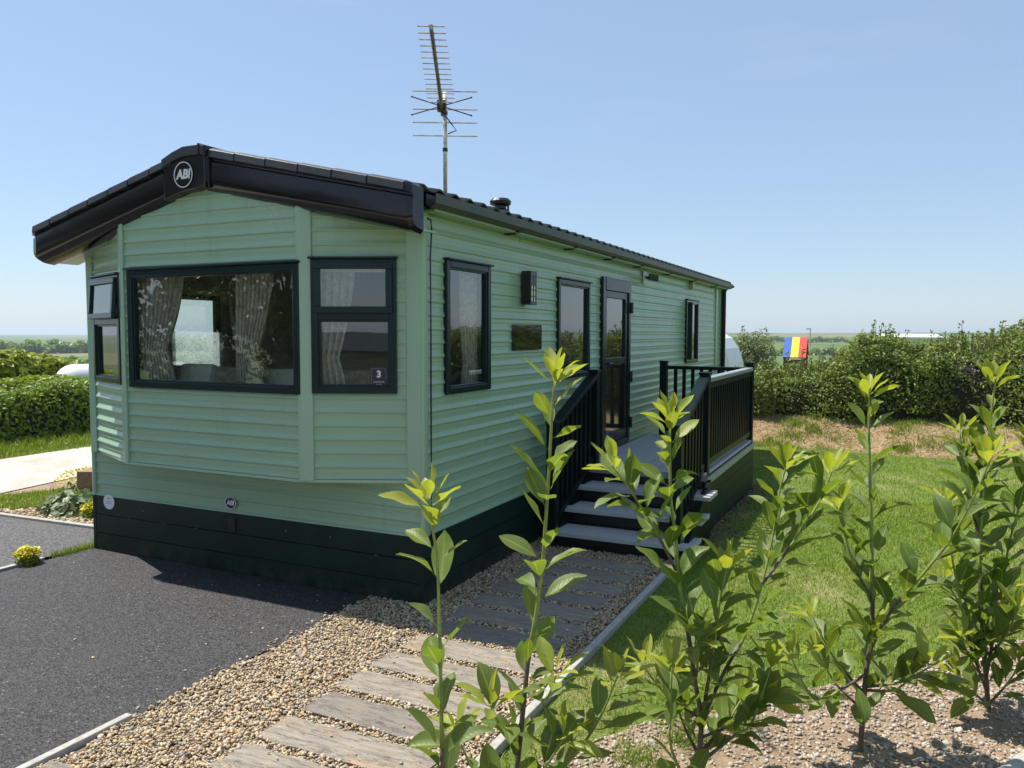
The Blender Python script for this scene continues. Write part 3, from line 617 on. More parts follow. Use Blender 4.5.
# house number plate on the right bay pane
n3=NR; T3=TR
pc=Vector((BR,BY,0))+T3*(.735*LR)+n3*.008; pc.z=1.447
sg=MB(); sg.obox(pc,T3,n3,(0,0,1),(.054,.003,.062)); plate=sg.build('house_number_sign',simple('navy_sign_face',(.012,.014,.028),None,.3)); tag(plate,'small navy sign with white number 3 in the right bay window','sign')
rot=Matrix(((T3.x,0,n3.x),(T3.y,0,n3.y),(0,1,0))).to_4x4()
def onsign(dx,dz,off=.0045):
    return Matrix.Translation(pc+T3*dx+n3*off+Vector((0,0,dz)))@rot
text_mesh('number','3',.058,M_white,onsign(0,.016),plate,offset=.0022)
text_mesh('street_name','LANE',.014,M_white,onsign(0,-.050),plate,offset=.0004)
mb=MB()
for k in range(8):
    c=pc+T3*(-.030+k*.0086)+n3*.0045+Vector((0,0,-.031)); mb.obox(c,T3,n3,(0,0,1),(.0030,.0005,.0055 if k in(0,4,7) else .0042))
mb.build('small_lettering',M_railgrey,plate)
mb=MB()
for (dx,dz,a,b) in ((-.045,0,.0008,.052),(.045,.02,.0008,.03),(0,.052,.045,.0008),(-.03,-.056,.016,.0008)):
    mb.obox(pc+T3*dx+n3*.0045+Vector((0,0,dz)),T3,n3,(0,0,1),(a,.0005,b))
mb.build('border_line',M_railgrey,plate)
# ================================================================ wall fittings (things)
t=thing('wall_lantern','black boxy wall lantern with frosted lattice panes on the side wall','wall light',(.01,1.48,2.07))
mb=MB(); mb.box((.012,1.42,1.945),(.032,1.53,2.205)); mb.box((.032,1.415,2.165),(.095,1.535,2.205)); mb.box((.032,1.415,1.945),(.095,1.535,1.965)); mb.box((.03,1.415,1.965),(.095,1.425,2.165)); mb.build('lantern_body',M_black,t,bevel=.004)
M_frost=simple('frosted_cream_pane',(.85,.78,.6),None,.5)
mb=MB(); mb.box((.034,1.427,1.97),(.086,1.53,2.095)); mb.build('diffuser',M_frost,t)
mb=MB(); mb.box((.086,1.425,1.965),(.094,1.535,2.165-.0)); 
mb=MB()
for y in(1.43,1.478,1.526): mb.box((.086,y-.004,1.965),(.093,y+.004,2.165))
for z in(2.01,2.06,2.095): mb.box((.087,1.426,z-.004),(.092,1.53,z+.004))
mb.box((.084,1.427,2.095),(.091,1.53,2.165)); mb.build('lattice',M_black,t)
fixparent(t)
t=thing('security_light','white backed black floodlight under the gutter beside the door','security light',(.01,4.8,2.37))
mb=MB(); mb.box((.012,4.72,2.30),(.03,4.83,2.44)); mb.build('back_plate',M_white,t,bevel=.004)
mb=MB(); mb.tube([(.03,4.78,2.37),(.09,4.80,2.36)],.018,8); mb.obox((.12,4.79,2.365),(1,.4,-.2),(-.4,1,0),(0,0,1),(.05,.05,.035)); mb.build('lamp_head',M_black,t,bevel=.008)
fixparent(t)
pl=MB(); pl.box((.014,1.26,1.59),(.022,1.80,1.79)); o=pl.build('name_plaque',simple('polished_black_acrylic',(.004,.004,.005),None,.04,spec=.6),None,bevel=.002); tag(o,'glossy black rectangular name plaque below the wall lantern','plaque')
# ================================================================ aerial
ae=thing('television_aerial','tall weathered yagi television aerial on a white mast at the caravan roof corner','aerial',(.10,.12,2.5))
bx,by=.035,.22
mb=MB(); mb.tube([(bx,by,2.60),(bx,by,3.24)],.013,10); mast=mb.build('mast',M_mast,ae,smooth=True)
for z in(2.87,3.10): 
    mb=MB(); mb.tube([(bx,by,z),(bx,by,z+.022)],.0165,10); mb.build('tape_band',M_black,mast)
mb=MB(); mb.tube([(-.02,.03,2.47),(.03,.12,2.475),(bx,.19,2.50),(bx,by,2.54),(bx,by,2.62)],.017,10); mb.build('bracket',M_brass,ae,smooth=True)
tip=Vector((.575,-.83,3.19)); rear=Vector((bx-.01,by-.02,3.13)); bd=(tip-rear).normalized(); px_=Vector((0.9015,.4328,0)); px_=bd.cross(Vector((0,0,1))).normalized()
px_=px_ if px_.x>0 else -px_
mb=MB(); mb.tube([rear-bd*.05,tip],.010,6); boom=mb.build('boom',M_tan,ae)
mb=MB(); mb.tube([rear-bd*.05-Vector((0,0,.02)),rear+bd*.45-Vector((0,0,.0))],.011,6); mb.build('boom_support',M_tan,ae)
for k in range(15):
    f=k/14; c=rear.lerp(tip,.08+.92*f); h=.062+.018*(1-f)*0+.004*math.sin(k*2)
    h=.085-.018*f
    mb=MB(); mb.tube([c-px_*h+Vector((0,0,.012)),c+px_*h+Vector((0,0,.012))],.0032,6); mb.box(tuple(c-Vector((.008,.008,.004))),tuple(c+Vector((.008,.008,.018)))); mb.build('element',M_steel,ae)
rc=rear-bd*.02; 
for dz,hh in((.13,.205),(-.02,.205),(-.13,.205),(-.24,.205)):
    c=Vector((bx,by,3.155+dz*.75)); c=c-bd*.02
    mb=MB(); mb.tube([c-px_*hh,c+px_*hh],.004,6); mb.build('reflector_rod',M_steel,ae)
    for s in(-1,1): 
        pass
mb=MB(); mb.bar((bx-.0,by,3.0-.03),(bx,by,3.27),.018,.012); mb.build('reflector_spine',M_steel,ae)
for s in (-1,1):
    c=rear+bd*.06
    mb=MB()
    for dz in(.055,-.055):
        mb.tube([c,c+px_*s*.185+Vector((0,0,dz))],.0036,6)
    for q in (.055,-.055): mb.lathe(tuple(c+px_*s*.185+Vector((0,0,q))),[(.002,-.005),(.006,-.003),(.006,.003),(.002,.005)],8)
    mb.build('bow_tie_dipole',M_black,ae)
mb=MB(); mb.obox(rear+bd*.06,px_,bd,(0,0,1),(.028,.03,.03)); mb.build('junction_box',M_black,ae,bevel=.005)
mb=MB(); mb.tube([rear+bd*.06+Vector((0,0,-.03)),rear+px_*.06+Vector((0,0,-.09)),rear+px_*.09+Vector((0,0,-.13)),Vector((bx+.02,by,2.98))],.004,6); mb.build('loop_lead',M_black,ae)
fixparent(ae)
mb=MB(); mb.tube([(-.02,.0,2.45),(.03,.05,2.42),(.032,.058,2.36),(.026,.05,2.2),(.026,.052,1.6),(.028,.048,1.0),(.026,.05,.44)],.0055,6); o=mb.build('aerial_cable',M_black,None,smooth=True); tag(o,'thin black aerial cable running down the near corner of the caravan','cable')
# ================================================================ deck and steps
M_comp=simple('grey_composite_decking',(.38,.385,.385),(.46,.465,.46),.55,ns=12,bs=.5,bscale=50,sc3=(1,12,12))
M_compside=simple('grey_green_deck_skirt',(.006,.022,.011),(.009,.028,.014),.55,ns=4,spec=.2)
dk=thing('entrance_deck','raised grey deck with dark green balustrade and four steps up to the caravan door','deck',(.66,3.7,0))
DX0,DX1,DY0,DY1,DZ=.05,1.225,2.50,5.06,.53
nb=8; wdt=(DX1-DX0)/nb
mb=MB()
for i in range(nb): mb.box((DX0+i*wdt+.003,DY0-.02,DZ-.028),(DX0+(i+1)*wdt-.003,DY1,DZ))
mb.build('deck_floor',M_comp,dk,bevel=.003)
mb=MB(); mb.box((DX0,DY0-.024,DZ-.055),(DX1+.028,DY0-.02,DZ-.0)); mb.box((DX1+.002,DY0,DZ-.095),(DX1+.022,DY1,DZ-.035)); mb.build('deck_edge_board',M_railgrey,dk,bevel=.003)
for i in range(4):
    z0=.0+i*.107; mb=MB(); mb.box((DX1-.01,DY0+.02,z0+.002),(DX1+.012,DY1-.02,z0+.105)); mb.build('deck_skirt_board',M_compside,dk,bevel=.003)
for i in range(4):
    z0=.0+i*.107; mb=MB(); mb.box((DX0,DY1-.02,z0+.002),(DX1-.02,DY1,z0+.105)); mb.build('deck_skirt_board',M_compside,dk,bevel=.003)
mb=MB(); mb.box((DX0+.02,DY0+.0,.0),(DX1-.02,DY0+.03,DZ-.056)); mb.build('deck_riser',M_black,dk)
for i,(yf,zt_) in enumerate(((1.60,.135),(1.90,.267),(2.20,.40))):
    mb=MB()
    for k in range(2): mb.box((.14,yf+k*.16,zt_-.034),(1.335,yf+k*.16+.155,zt_)); 
    mb.build('step_tread',M_comp,dk,bevel=.003)
    mb=MB(); mb.box((.18,yf+.05,.0 if i==0 else zt_-.13),(1.24,yf+.07,zt_-.036)); mb.build('step_riser',M_black,dk)
for x in(.20,1.26):
    mb=MB(); pts=[(1.63,.0),(2.5,.0),(2.5,.49),(2.2,.362),(1.93,.23),(1.63,.10)]
    mb.sweep([Vector((x-.02,y,z)) for y,z in pts],[Vector((x+.02,y,z)) for y,z in pts]); mb.build('stringer',M_rail,dk)
def post(x,y,z0,z1,w=.085):
    mb=MB(); mb.box((x-w/2,y-w/2,z0),(x+w/2,y+w/2,z1)); p=mb.build('newel_post',M_rail,dk,bevel=.006)
    mb=MB(); mb.box((x-w/2-.008,y-w/2-.008,z1),(x+w/2+.008,y+w/2+.008,z1+.018)); mb.build('post_cap',M_rail,p,bevel=.007)
RX=1.185; LX=.185
post(RX,DY0+.15,.0,1.375); post(RX+.0,DY1-.05,0,1.385); post(.20,DY1-.05,.5,1.385)
post(RX,1.70,.0,1.02); post(LX,1.66,.0,1.0); post(LX,DY0+.13,.0,1.375)
def rail(p,q,cap=M_rail,w=.075):
    mb=MB(); mb.bar(p,q,w,.04); r=mb.build('handrail',cap,dk,bevel=.008)
    return r
rail((RX,DY0+.19,1.325),(RX,DY1-.09,1.325),M_railgrey,.085)
mb=MB(); mb.bar((RX,DY0+.19,1.275),(RX,DY1-.09,1.275),.05,.05); mb.build('upper_rail',M_rail,dk)
mb=MB(); mb.bar((RX,DY0+.19,.60),(RX,DY1-.09,.60),.05,.05); mb.build('lower_rail',M_rail,dk)
rail((.24,DY1-.05,1.325),(RX-.04,DY1-.05,1.325))
mb=MB(); mb.bar((.24,DY1-.05,.60),(RX-.04,DY1-.05,.60),.05,.05); mb.build('lower_rail',M_rail,dk)
for x,cap in((RX,M_rail),(LX,M_rail)):
    rail((x,1.72,.99),(x,DY0+.09,1.335),cap,.095)
    mb=MB(); mb.bar((x,1.72,.22),(x,DY0+.09,.58),.045,.05); mb.build('lower_rail',M_rail,dk)
    for k in range(7):
        f=(k+1)/8; y=1.72+(DY0+.09-1.72)*f; mb=MB(); mb.box((x-.018,y-.018,.22+.36*f),(x+.018,y+.018,.975+.345*f)); mb.build('baluster',M_rail,dk)
n=21
for k in range(n):
    y=DY0+.19+(DY1-.09-DY0-.19)*(k+1)/(n+1); mb=MB(); mb.box((RX-.018,y-.018,.60),(RX+.018,y+.018,1.28)); mb.build('baluster',M_rail,dk)
for k in range(8):
    x=.24+(RX-.28)*(k+1)/9; mb=MB(); mb.box((x-.018,DY1-.068,.60),(x+.018,DY1-.032,1.31)); mb.build('baluster',M_rail,dk)
for x,y in((.25,DY1-.3),(.7,DY1-.3),(.7,DY0+.4)):
    mb=MB(); mb.box((x-.04,y-.04,0),(x+.04,y+.04,DZ-.03)); mb.build('joist_leg',M_rail,dk)
fixparent(dk)
# ================================================================ GROUND
def hgt(x,y):
    r=np.hypot(x,y); az=np.arctan2(x,y)      # az 0 = +y (straight behind), + = right
    base=-.034*np.clip(r-28,0,330)
    right=np.clip((az+.75)/.45,0,1)*np.clip((1.9-az)/.4,0,1)
    hill=right*np.clip((r-330)/1100,0,1)*14.5
    left=(1-right)*(np.clip((r-400)/1500,0,1)*-1.5)
    und=1.6*np.sin(x*.006+1)*np.sin(y*.005)*np.clip((r-250)/600,0,1)
    back=-.9*np.clip((-y-9)/6,0,1)*(r<200)
    return base+hill+left+und+back-.05-.33*(y>-7)*(r<300)
rr=np.concatenate([[0.01],np.linspace(3,30,14),np.geomspace(34,5200,60)]); na=180
aa=np.linspace(0,2*PI,na,endpoint=False); X=np.outer(rr,np.sin(aa)); Y=np.outer(rr,np.cos(aa)); Z=hgt(X,Y)
V=np.stack([X,Y,Z],-1).reshape(-1,3); i,j=np.meshgrid(np.arange(len(rr)-1),np.arange(na),indexing='ij'); i=i.ravel();j=j.ravel();jn=(j+1)%na
F=np.stack([i*na+j,(i+1)*na+j,(i+1)*na+jn,i*na+jn],1)
m,n,l=nm('patchwork_fields')
tc=n.new('ShaderNodeTexCoord').outputs['Object']; v=n.new('ShaderNodeTexVoronoi'); v.inputs['Scale'].default_value=.0052; mp=n.new('ShaderNodeMapping'); mp.inputs['Rotation'].default_value=(0,0,.5); mp.inputs['Scale'].default_value=(1,.6,0); l.new(tc,mp.inputs[0]); l.new(mp.outputs[0],v.inputs['Vector'])
se=n.new('ShaderNodeSeparateColor'); l.new(v.outputs['Color'],se.inputs[0])
c=mixcol(n,l,se.outputs[0],(.07,.13,.03),(.13,.18,.05)); c=mixcol(n,l,ramp(n,l,se.outputs[1],.7,.75),c,(.24,.21,.12))
v2=n.new('ShaderNodeTexVoronoi'); v2.feature='DISTANCE_TO_EDGE'; v2.inputs['Scale'].default_value=.0052; l.new(mp.outputs[0],v2.inputs['Vector'])
c=mixcol(n,l,ramp(n,l,v2.outputs['Distance'],.018,.03),(.03,.05,.015),c); c=mixcol(n,l,ramp(n,l,noise(n,l,.5,6),.3,.7),c,(.11,.14,.045))
finish(n,l,pbr(n,l,c,.95,spec=.1))
o=npmesh('ground',V,F,m); orient(o,(0,0,1)); structure(o)
sheet('tarmac_drive',[(-3.10,-5.2),(-.38,-5.2),(-.385,-1.8),(-.40,-1.3),(-.37,-.7),(-.38,-.3),(-.33,.3),(-3.10,.3)],.0,M_asphalt)
sheet('unseen_bounce_road',[(-14,-9.5),(14,-9.5),(14,-5.25),(-14,-5.25)],-.0,M_road)  # unseen pale road, added behind the camera to bounce light onto the front wall
sheet('neighbouring_tarmac_drive',[(-5.69,-5.2),(-3.19,-5.2),(-3.19,.43),(-5.4,.30),(-5.69,.3)],-.004,M_asphalt2)
sheet('gravel_bed',[(-.55,-5.2),(1.17,-5.2),(1.17,2.7),(-.55,2.7)],-.008,M_gbase)
def lz(y): return -.22*np.clip((y-3.5)/6.4,0,1)
ys_=np.linspace(-5.2,12,60); V=[];F=[]
for k,y_ in enumerate(ys_):
    x0=1.23 if y_<5.3 else -3.0
    V+=[(x0,y_,float(lz(y_))-.012),(6,y_,float(lz(y_))-.012),(34,y_,float(lz(y_))-.012)]
    if k: a=3*k; F+=[(a-3,a-2,a+1,a),(a-2,a-1,a+2,a+1)]
o=npmesh('lawn',np.array(V),np.array(F),M_lawn); orient(o,(0,0,1)); structure(o)
SOIL=[(1.23,-5.2),(3.2,-5.2),(3.2,-1.2),(3.85,.2),(4.6,1.6),(4.2,1.95),(3.35,.99),(2.91,.56),(2.49,.0),(2.04,-.52),(1.68,-.90),(1.40,-1.35),(1.23,-1.7)]
# soil strip slightly lumpy
sheet('soil_border',SOIL,.0,M_soil)
sheet('concrete_road',[(-8.35,-5.2),(-5.7,-5.2),(-5.85,.6),(-6.1,2.0),(-6.6,5),(-8,14),(-9.6,25),(-12,25),(-9.4,10),(-8.3,4),(-8.2,2)],.004,M_road)
sheet('planted_strip',[(-6,.33),(-5.4,.30),(-3.19,.43),(-3.06,.43),(-3.06,9),(-7.2,9),(-6.1,2)],-.006,M_soil)
sheet('grass_verge',[(-10.3,-14),(-8.3,-14),(-8.2,2),(-8.3,4),(-9.4,10),(-12,25),(-14,25),(-11.6,10)],.0,M_verge)
# edgings
def kerb(name,p,q,w=.05,z0=-.02,z1=.03,label='',mat=M_kerb,grp=None):
    mb=MB(); mb.bar((p[0],p[1],(z0+z1)/2),(q[0],q[1],(z0+z1)/2),w,z1-z0); o=mb.build(name,mat,None,bevel=.006); tag(o,label,'edging',grp); return o
kerb('path_edging',(1.195,-2.9),(1.215,1.95),.042,label='long pale concrete edging between gravel path and lawn')
kerb('path_edging',(-.395,-4.5),(-.395,-1.84),.04,z1=.022,label='pale edging strip beside the tarmac at bottom left')
kerb('path_edging',(-3.145,-6),(-3.145,-.40),.05,z1=.018,label='worn concrete edging between the two tarmac drives')
kerb('path_edging',(-5.6,.33),(-3.12,.46),.05,z1=.02,label='pale edging at the end of the far left tarmac beside the flower bed')
kerb('path_edging',(2.83,-1.2),(4.38,1.7),.10,z1=.03,label='grey concrete edging at the near side of the laurel bed')
# paving slabs
def slab(x0,x1,y0,y1,rot,seed):
    r=random.Random(seed); nx,ny=14,4; bm=bmesh.new(); vs=[]
    for i in range(nx+1):
        for j in range(ny+1):
            u=i/nx;v_=j/ny; ex=(r.random()-.5)*.012 if i in(0,nx) else 0; ey=(r.random()-.5)*.010 if j in(0,ny) else 0
            dz=(r.random()-.5)*.003; edge=(-.006 if i in(0,nx) or j in(0,ny) else 0)
            vs.append(bm.verts.new(((u-.5)*(x1-x0)+ex,(v_-.5)*(y1-y0)+ey,.0+dz+edge)))
    for i in range(nx):
        for j in range(ny): 
            a=i*(ny+1)+j; bm.faces.new((vs[a],vs[a+ny+1],vs[a+ny+2],vs[a+1]))
    ex=bmesh.ops.extrude_face_region(bm,geom=list(bm.faces)); 
    for e in ex['geom']:
        if isinstance(e,bmesh.types.BMVert): e.co.z-=.045
    bmesh.ops.recalc_face_normals(bm,faces=bm.faces); me=bpy.data.meshes.new('paving_slab'); bm.to_mesh(me); bm.free()
    o=link('paving_slab',me,M_slab); o.location=((x0+x1)/2,(y0+y1)/2,.014); o.rotation_euler=(0,0,rot); return o
ORD=['nearest','second','third','fourth','fifth','sixth','seventh','eighth','ninth','tenth','eleventh','twelfth','thirteenth','fourteenth','fifteenth']
SL=[]; y=-2.16; k=0
while y<1.55:
    r=random.Random(k*3+1); SL.append((.245+r.uniform(-.015,.015),1.05+r.uniform(-.015,.01),y-.105,y+.105)); y+=.268; k+=1
for k,s_ in enumerate(SL):
    o=slab(*s_,random.uniform(-.015,.02),k); w_='grey brown stone plank'
    tag(o,('%s %s of the stepping path counted from the bottom of the photo, %s'%(ORD[min(k,14)],w_,'in the sun' if s_[3]<-.35 else 'in the caravan shade')),'paving slab','stone planks of the stepping path')
o=slab(-.36,.08,-2.42,-2.22,.03,77); tag(o,'stone plank on its own at the bottom left corner beside the pale edging','paving slab','stone planks of the stepping path')
SLR=SL+[(-.36,.08,-2.42,-2.22)]
# ---- pebbles
def ico(sub):
    bm=bmesh.new(); bmesh.ops.create_icosphere(bm,subdivisions=sub,radius=1); v=np.array([x.co[:] for x in bm.verts]); f=np.array([[q.index for q in x.verts] for x in bm.faces]); bm.free(); return v,f
def pebbles(name,P,size,mat,zs=.6,sub=1,smooth=True,kind='stuff'):
    v,f=ico(sub); N=len(P); s=size*RNG.lognormal(0,.28,N)
    sx=s*RNG.uniform(.75,1.35,N); sy=s*RNG.uniform(.7,1.1,N); sz=s*RNG.uniform(.45,.8,N)*zs/.6
    a=RNG.uniform(0,2*PI,N); ti=RNG.normal(0,.3,N); tj=RNG.normal(0,.3,N)
    vv=v[None]*(1+RNG.normal(0,.10,(N,len(v),1))); vv=vv*np.stack([sx,sy,sz],1)[:,None]
    x=vv[...,0]*np.cos(a)[:,None]-vv[...,1]*np.sin(a)[:,None]; y_=vv[...,0]*np.sin(a)[:,None]+vv[...,1]*np.cos(a)[:,None]; z=vv[...,2]+x*ti[:,None]+y_*tj[:,None]
    VV=np.stack([x,y_,z],-1)+P[:,None]; FF=f[None]+(np.arange(N)*len(v))[:,None,None]
    o=npmesh(name,VV.reshape(-1,3),FF.reshape(-1,3),mat,None,smooth); o['kind']=kind; return o
def inslab(x,y):
    m_=np.zeros(len(x),bool)
    for a,b,c_,d in SLR: m_|=(x>a+.01)&(x<b-.01)&(y>c_+.008)&(y<d-.008)
    return m_
N=62000; x=RNG.uniform(-.40,1.165,N); y=-2.75+RNG.uniform(0,1,N)**1.25*5.3
edge=-.385+.03*np.sin(y*5)+.02*np.sin(y*17); ok=~inslab(x,y)&(x>edge)&~((y>.0)&(x<.0))
x,y=x[ok],y[ok]; z=RNG.uniform(-.004,.010,len(x))
strag=90; xs_=RNG.normal(-.40,.03,strag); ys_=RNG.uniform(-1.8,-.1,strag); 
P=np.concatenate([np.stack([x,y,z],1),np.stack([xs_,ys_,np.full(strag,.003)],1)])
o=pebbles('gravel',P,.0071,M_pebble); tag(o,'mixed tan river gravel filling the bed beside the tarmac and between the slabs','gravel',kind='stuff')
# loose stones on slabs and tarmac
N=150; P=np.stack([RNG.uniform(.25,1.04,N),RNG.uniform(-2,1.5,N),np.full(N,.019)],1); o=pebbles('loose_pebbles',P,.005,M_pebble); tag(o,'small loose pebbles scattered on the stone planks','pebbles',kind='stuff')
N=60; P=np.stack([RNG.uniform(-3,-.5,N),RNG.uniform(-2.2,-.1,N),np.full(N,.003)],1); o=pebbles('tarmac_stones',P,.0055,M_pebble); tag(o,'few stray pale stones lying on the dark tarmac','stones',kind='stuff')
# soil border chippings
def inpoly(x,y,poly):
    c_=np.zeros(len(x),bool); j=len(poly)-1
    for i in range(len(poly)):
        xi,yi=poly[i];xj,yj=poly[j]; c_^=((yi>y)!=(yj>y))&(x<(xj-xi)*(y-yi)/(yj-yi+1e-12)+xi); j=i
    return c_
N=48000; x=RNG.uniform(1.25,4.5,N); y=RNG.uniform(-3,1.9,N); ok=inpoly(x,y,SOIL); x,y=x[ok],y[ok]; nz_=np.sin(x*6+2)*np.sin(y*7)+RNG.normal(0,.5,len(x)); ok=nz_>-.75; x,y=x[ok],y[ok]
o=pebbles('stone_chippings',np.stack([x,y,RNG.uniform(0,.006,len(x))],1),.0075,M_chip,smooth=False); tag(o,'pale stone chippings spread over the sandy soil under the laurels','stone chippings',kind='stuff')
N=1800; x=RNG.uniform(-5.4,-3.1,N); y=RNG.uniform(.45,1.1,N); o=pebbles('flower_bed_gravel',np.stack([x,y,np.zeros(N)],1),.014,M_pebble); tag(o,'gravel mulch around the flower bed left of the caravan','gravel',kind='stuff')
M_earth=island('brown_earth_crumbs',[(.12,.085,.055),(.20,.15,.10),(.09,.065,.045)],.95)
N=5000; x=RNG.uniform(1.23,2.4,N); y=RNG.uniform(2.2,5.2,N); ok=x<1.28+.25*RNG.random(N)**2; o=pebbles('bare_earth_crumbs',np.stack([x[ok],y[ok],np.full(ok.sum(),-.006)],1),.009,M_earth); tag(o,'crumbs of bare earth along the foot of the deck','earth',kind='stuff')
# ---- grass
def blades(name,x,y,z,h,wd,mat,lean=.5,seg=1):
    N=len(x); a=RNG.uniform(0,2*PI,N); h=h*RNG.uniform(.5,1.3,N); b=RNG.uniform(0,2*PI,N); le=np.abs(RNG.normal(0,lean,N))*h
    dx,dy=np.cos(a)*wd/2,np.sin(a)*wd/2; lx,ly=np.cos(b)*le,np.sin(b)*le
    p0=np.stack([x-dx,y-dy,z],1);p1=np.stack([x+dx,y+dy,z],1);p2=np.stack([x+dx*.7+lx*.4,y+dy*.7+ly*.4,z+h*.55],1);p3=np.stack([x-dx*.7+lx*.4,y-dy*.7+ly*.4,z+h*.55],1);p4=np.stack([x+lx,y+ly,z+h*.95],1)
    V=np.stack([p0,p1,p2,p3,p4],1).reshape(-1,3); i=np.arange(N)*5
    F=np.concatenate([np.stack([i,i+1,i+2],1),np.stack([i,i+2,i+3],1),np.stack([i+3,i+2,i+4],1)]); return npmesh(name,V,F,mat)
def lawn_pts(N,x0,x1,y0,y1):
    x=RNG.uniform(x0,x1,N); y=RNG.uniform(y0,y1,N); ok=(x>1.24)|(y>5.3); 
    d=inpoly(x,y,SOIL); ragged=inpoly(x+.07*np.sin(y*9)+RNG.normal(0,.04,N),y+.07*np.sin(x*11),SOIL); ok&=~(d&ragged); ok&=~ragged
    ok&=~((x<1.30+.22*np.sin(y*3)**2)&(y>2.3)&(y<5.2)&(RNG.random(N)<.85)); return x[ok],y[ok]
x,y=lawn_pts(90000,1.24,4.4,-1.7,2.2); x2,y2=lawn_pts(80000,1.24,7,2.2,5.2); x3,y3=lawn_pts(80000,-1,10,5.2,10.2)
x=np.concatenate([x,x2,x3]);y=np.concatenate([y,y2,y3]); pat=np.sin(x*1.7+1)*np.sin(y*1.3)+.6*np.sin(x*5+y*4); keep=RNG.random(len(x))<np.clip(.85+.28*pat,.18,1); x,y=x[keep],y[keep]
hh=.026+.008*np.clip(y/6,0,1); o=blades('grass',x,y,lz(y)-.012,hh,.0042+.0016*np.clip(y/5,0,1),M_grass,.9); tag(o,'freshly mown bright green lawn grass to the right of the path','grass',kind='stuff')
N=1500; x=RNG.uniform(1.3,8,N); y=RNG.uniform(-1,9.5,N); k=vn=np.sin(x*2.3)*np.sin(y*1.9)+RNG.normal(0,.4,N); ok=(k>.5)&~inpoly(x,y,SOIL); x,y=x[ok],y[ok]
V=np.stack([x,y,lz(y)+.006],1); V=np.repeat(V,6,0)+RNG.normal(0,.03,(len(x)*6,3))*np.array([1,1,.15])
WEED=V
# tufts by edges
def tufts(name,C_,n,rad,h,mat,label,wd=.004):
    xs=[];ys=[]
    for cx,cy in C_: xs.append(RNG.normal(cx,rad,n)); ys.append(RNG.normal(cy,rad,n))
    x=np.concatenate(xs);y=np.concatenate(ys); o=blades(name,x,y,np.zeros(len(x)),np.full(len(x),h),wd,mat,.7); tag(o,label,'grass',kind='stuff')
tufts('grass_tufts',[(2.05,-.72),(1.55,-1.5),(1.75,-1.2),(2.25,-.35),(1.35,-1.75),(2.7,.15),(1.9,-.95)],260,.055,.06,M_grass,'taller grass tufts growing on the soil under the laurels')
tufts('edge_grass',[(-3.13,-.3+.05*k) for k in range(9)],60,.03,.05,M_grass,'little strip of grass by the left foot of the caravan')
N=16000; x=RNG.uniform(-6.2,-4.6,N); y=RNG.uniform(.4,2.0,N); ok=inpoly(x,y,[(-6,.4),(-5.0,.55),(-4.75,1.3),(-5.5,1.45)]); o=blades('rough_grass',x[ok],y[ok],np.zeros(ok.sum()),np.full(ok.sum(),.04),.008,M_grass,.7); tag(o,'small green patch between the flower bed and the concrete road','grass',kind='stuff')
# ---- bank (right)
nx,ny=150,22; xs=np.linspace(-6,24,nx); V=[]
def bankz(x,y):
    yy=y-(9.95+.12*np.sin(x*1.3)+.08*np.sin(x*3.7)-np.clip(x-2,0,9)*.02); t=np.clip(yy/1.1,0,1); return -.25+.46*t*t*(3-2*t)
XX,YY=np.meshgrid(xs,np.linspace(9.6,14,ny),indexing='ij'); ZZ=bankz(XX,YY)+.03*np.sin(XX*9+YY*5)*np.sin(YY*13)*np.clip(YY-10,0,1)+RNG.normal(0,.012,XX.shape)*np.clip((YY-10.1)*3,0,1)
ZZ[:,-1]=-.6
V=np.stack([XX,YY,ZZ],-1).reshape(-1,3); i,j=np.meshgrid(np.arange(nx-1),np.arange(ny-1),indexing='ij'); i=i.ravel();j=j.ravel(); F=np.stack([i*ny+j,(i+1)*ny+j,(i+1)*ny+j+1,i*ny+j+1],1)
o=npmesh('earth_bank',V,F,M_bank,None,True); orient(o,(0,0,1)); structure(o)
N=24000; x=RNG.uniform(-1,10,N); y=9.85+RNG.uniform(0,1,N)*1.5+RNG.normal(0,.05,N); ok=(RNG.random(N)<.75)|(np.sin(x*4)>0); x=x[ok];y=y[ok]; o=blades('straw_cuttings',x,y,bankz(x,y),np.full(len(x),.045),.011,M_straw,2.2); tag(o,'dry tan grass cuttings lying on the bank below the right hedge','dry grass',kind='stuff')
bx_=RNG.uniform(-.5,9,70); by_=RNG.uniform(10.0,11.2,70); xs=np.repeat(bx_,110)+RNG.normal(0,.10,7700); ys=np.repeat(by_,110)+RNG.normal(0,.07,7700); o=blades('bank_weeds',xs,ys,bankz(xs,ys),np.full(7700,.10),.012,M_grass,.6); tag(o,'scattered green weeds sprouting on the brown bank','weeds',kind='stuff')
# ================================================================ VEGETATION helpers
def leafcloud(P,Nn,size,mat,name,parent=None,ratio=.55,fold=.25):
    """P (n,3) centres, Nn (n,3) facing directions; diamond leaves with a fold"""
    N=len(P); Nn=Nn/np.linalg.norm(Nn,axis=1,keepdims=True); r=RNG.normal(0,1,(N,3)); T=np.cross(Nn,r); T/=np.linalg.norm(T,axis=1,keepdims=True); B=np.cross(Nn,T); s=(size*RNG.uniform(.6,1.35,N))[:,None]
    p0=P-T*s*.5; p1=P+B*s*ratio*.5+Nn*s*fold*.3-T*s*.05; p2=P+T*s*.5; p3=P-B*s*ratio*.5+Nn*s*fold*.3-T*s*.05
    V=np.stack([p0,p1,p2,p3],1).reshape(-1,3); i=np.arange(N)*4; F=np.concatenate([np.stack([i,i+1,i+2],1),np.stack([i,i+2,i+3],1)]); return npmesh(name,V,F,mat,parent)
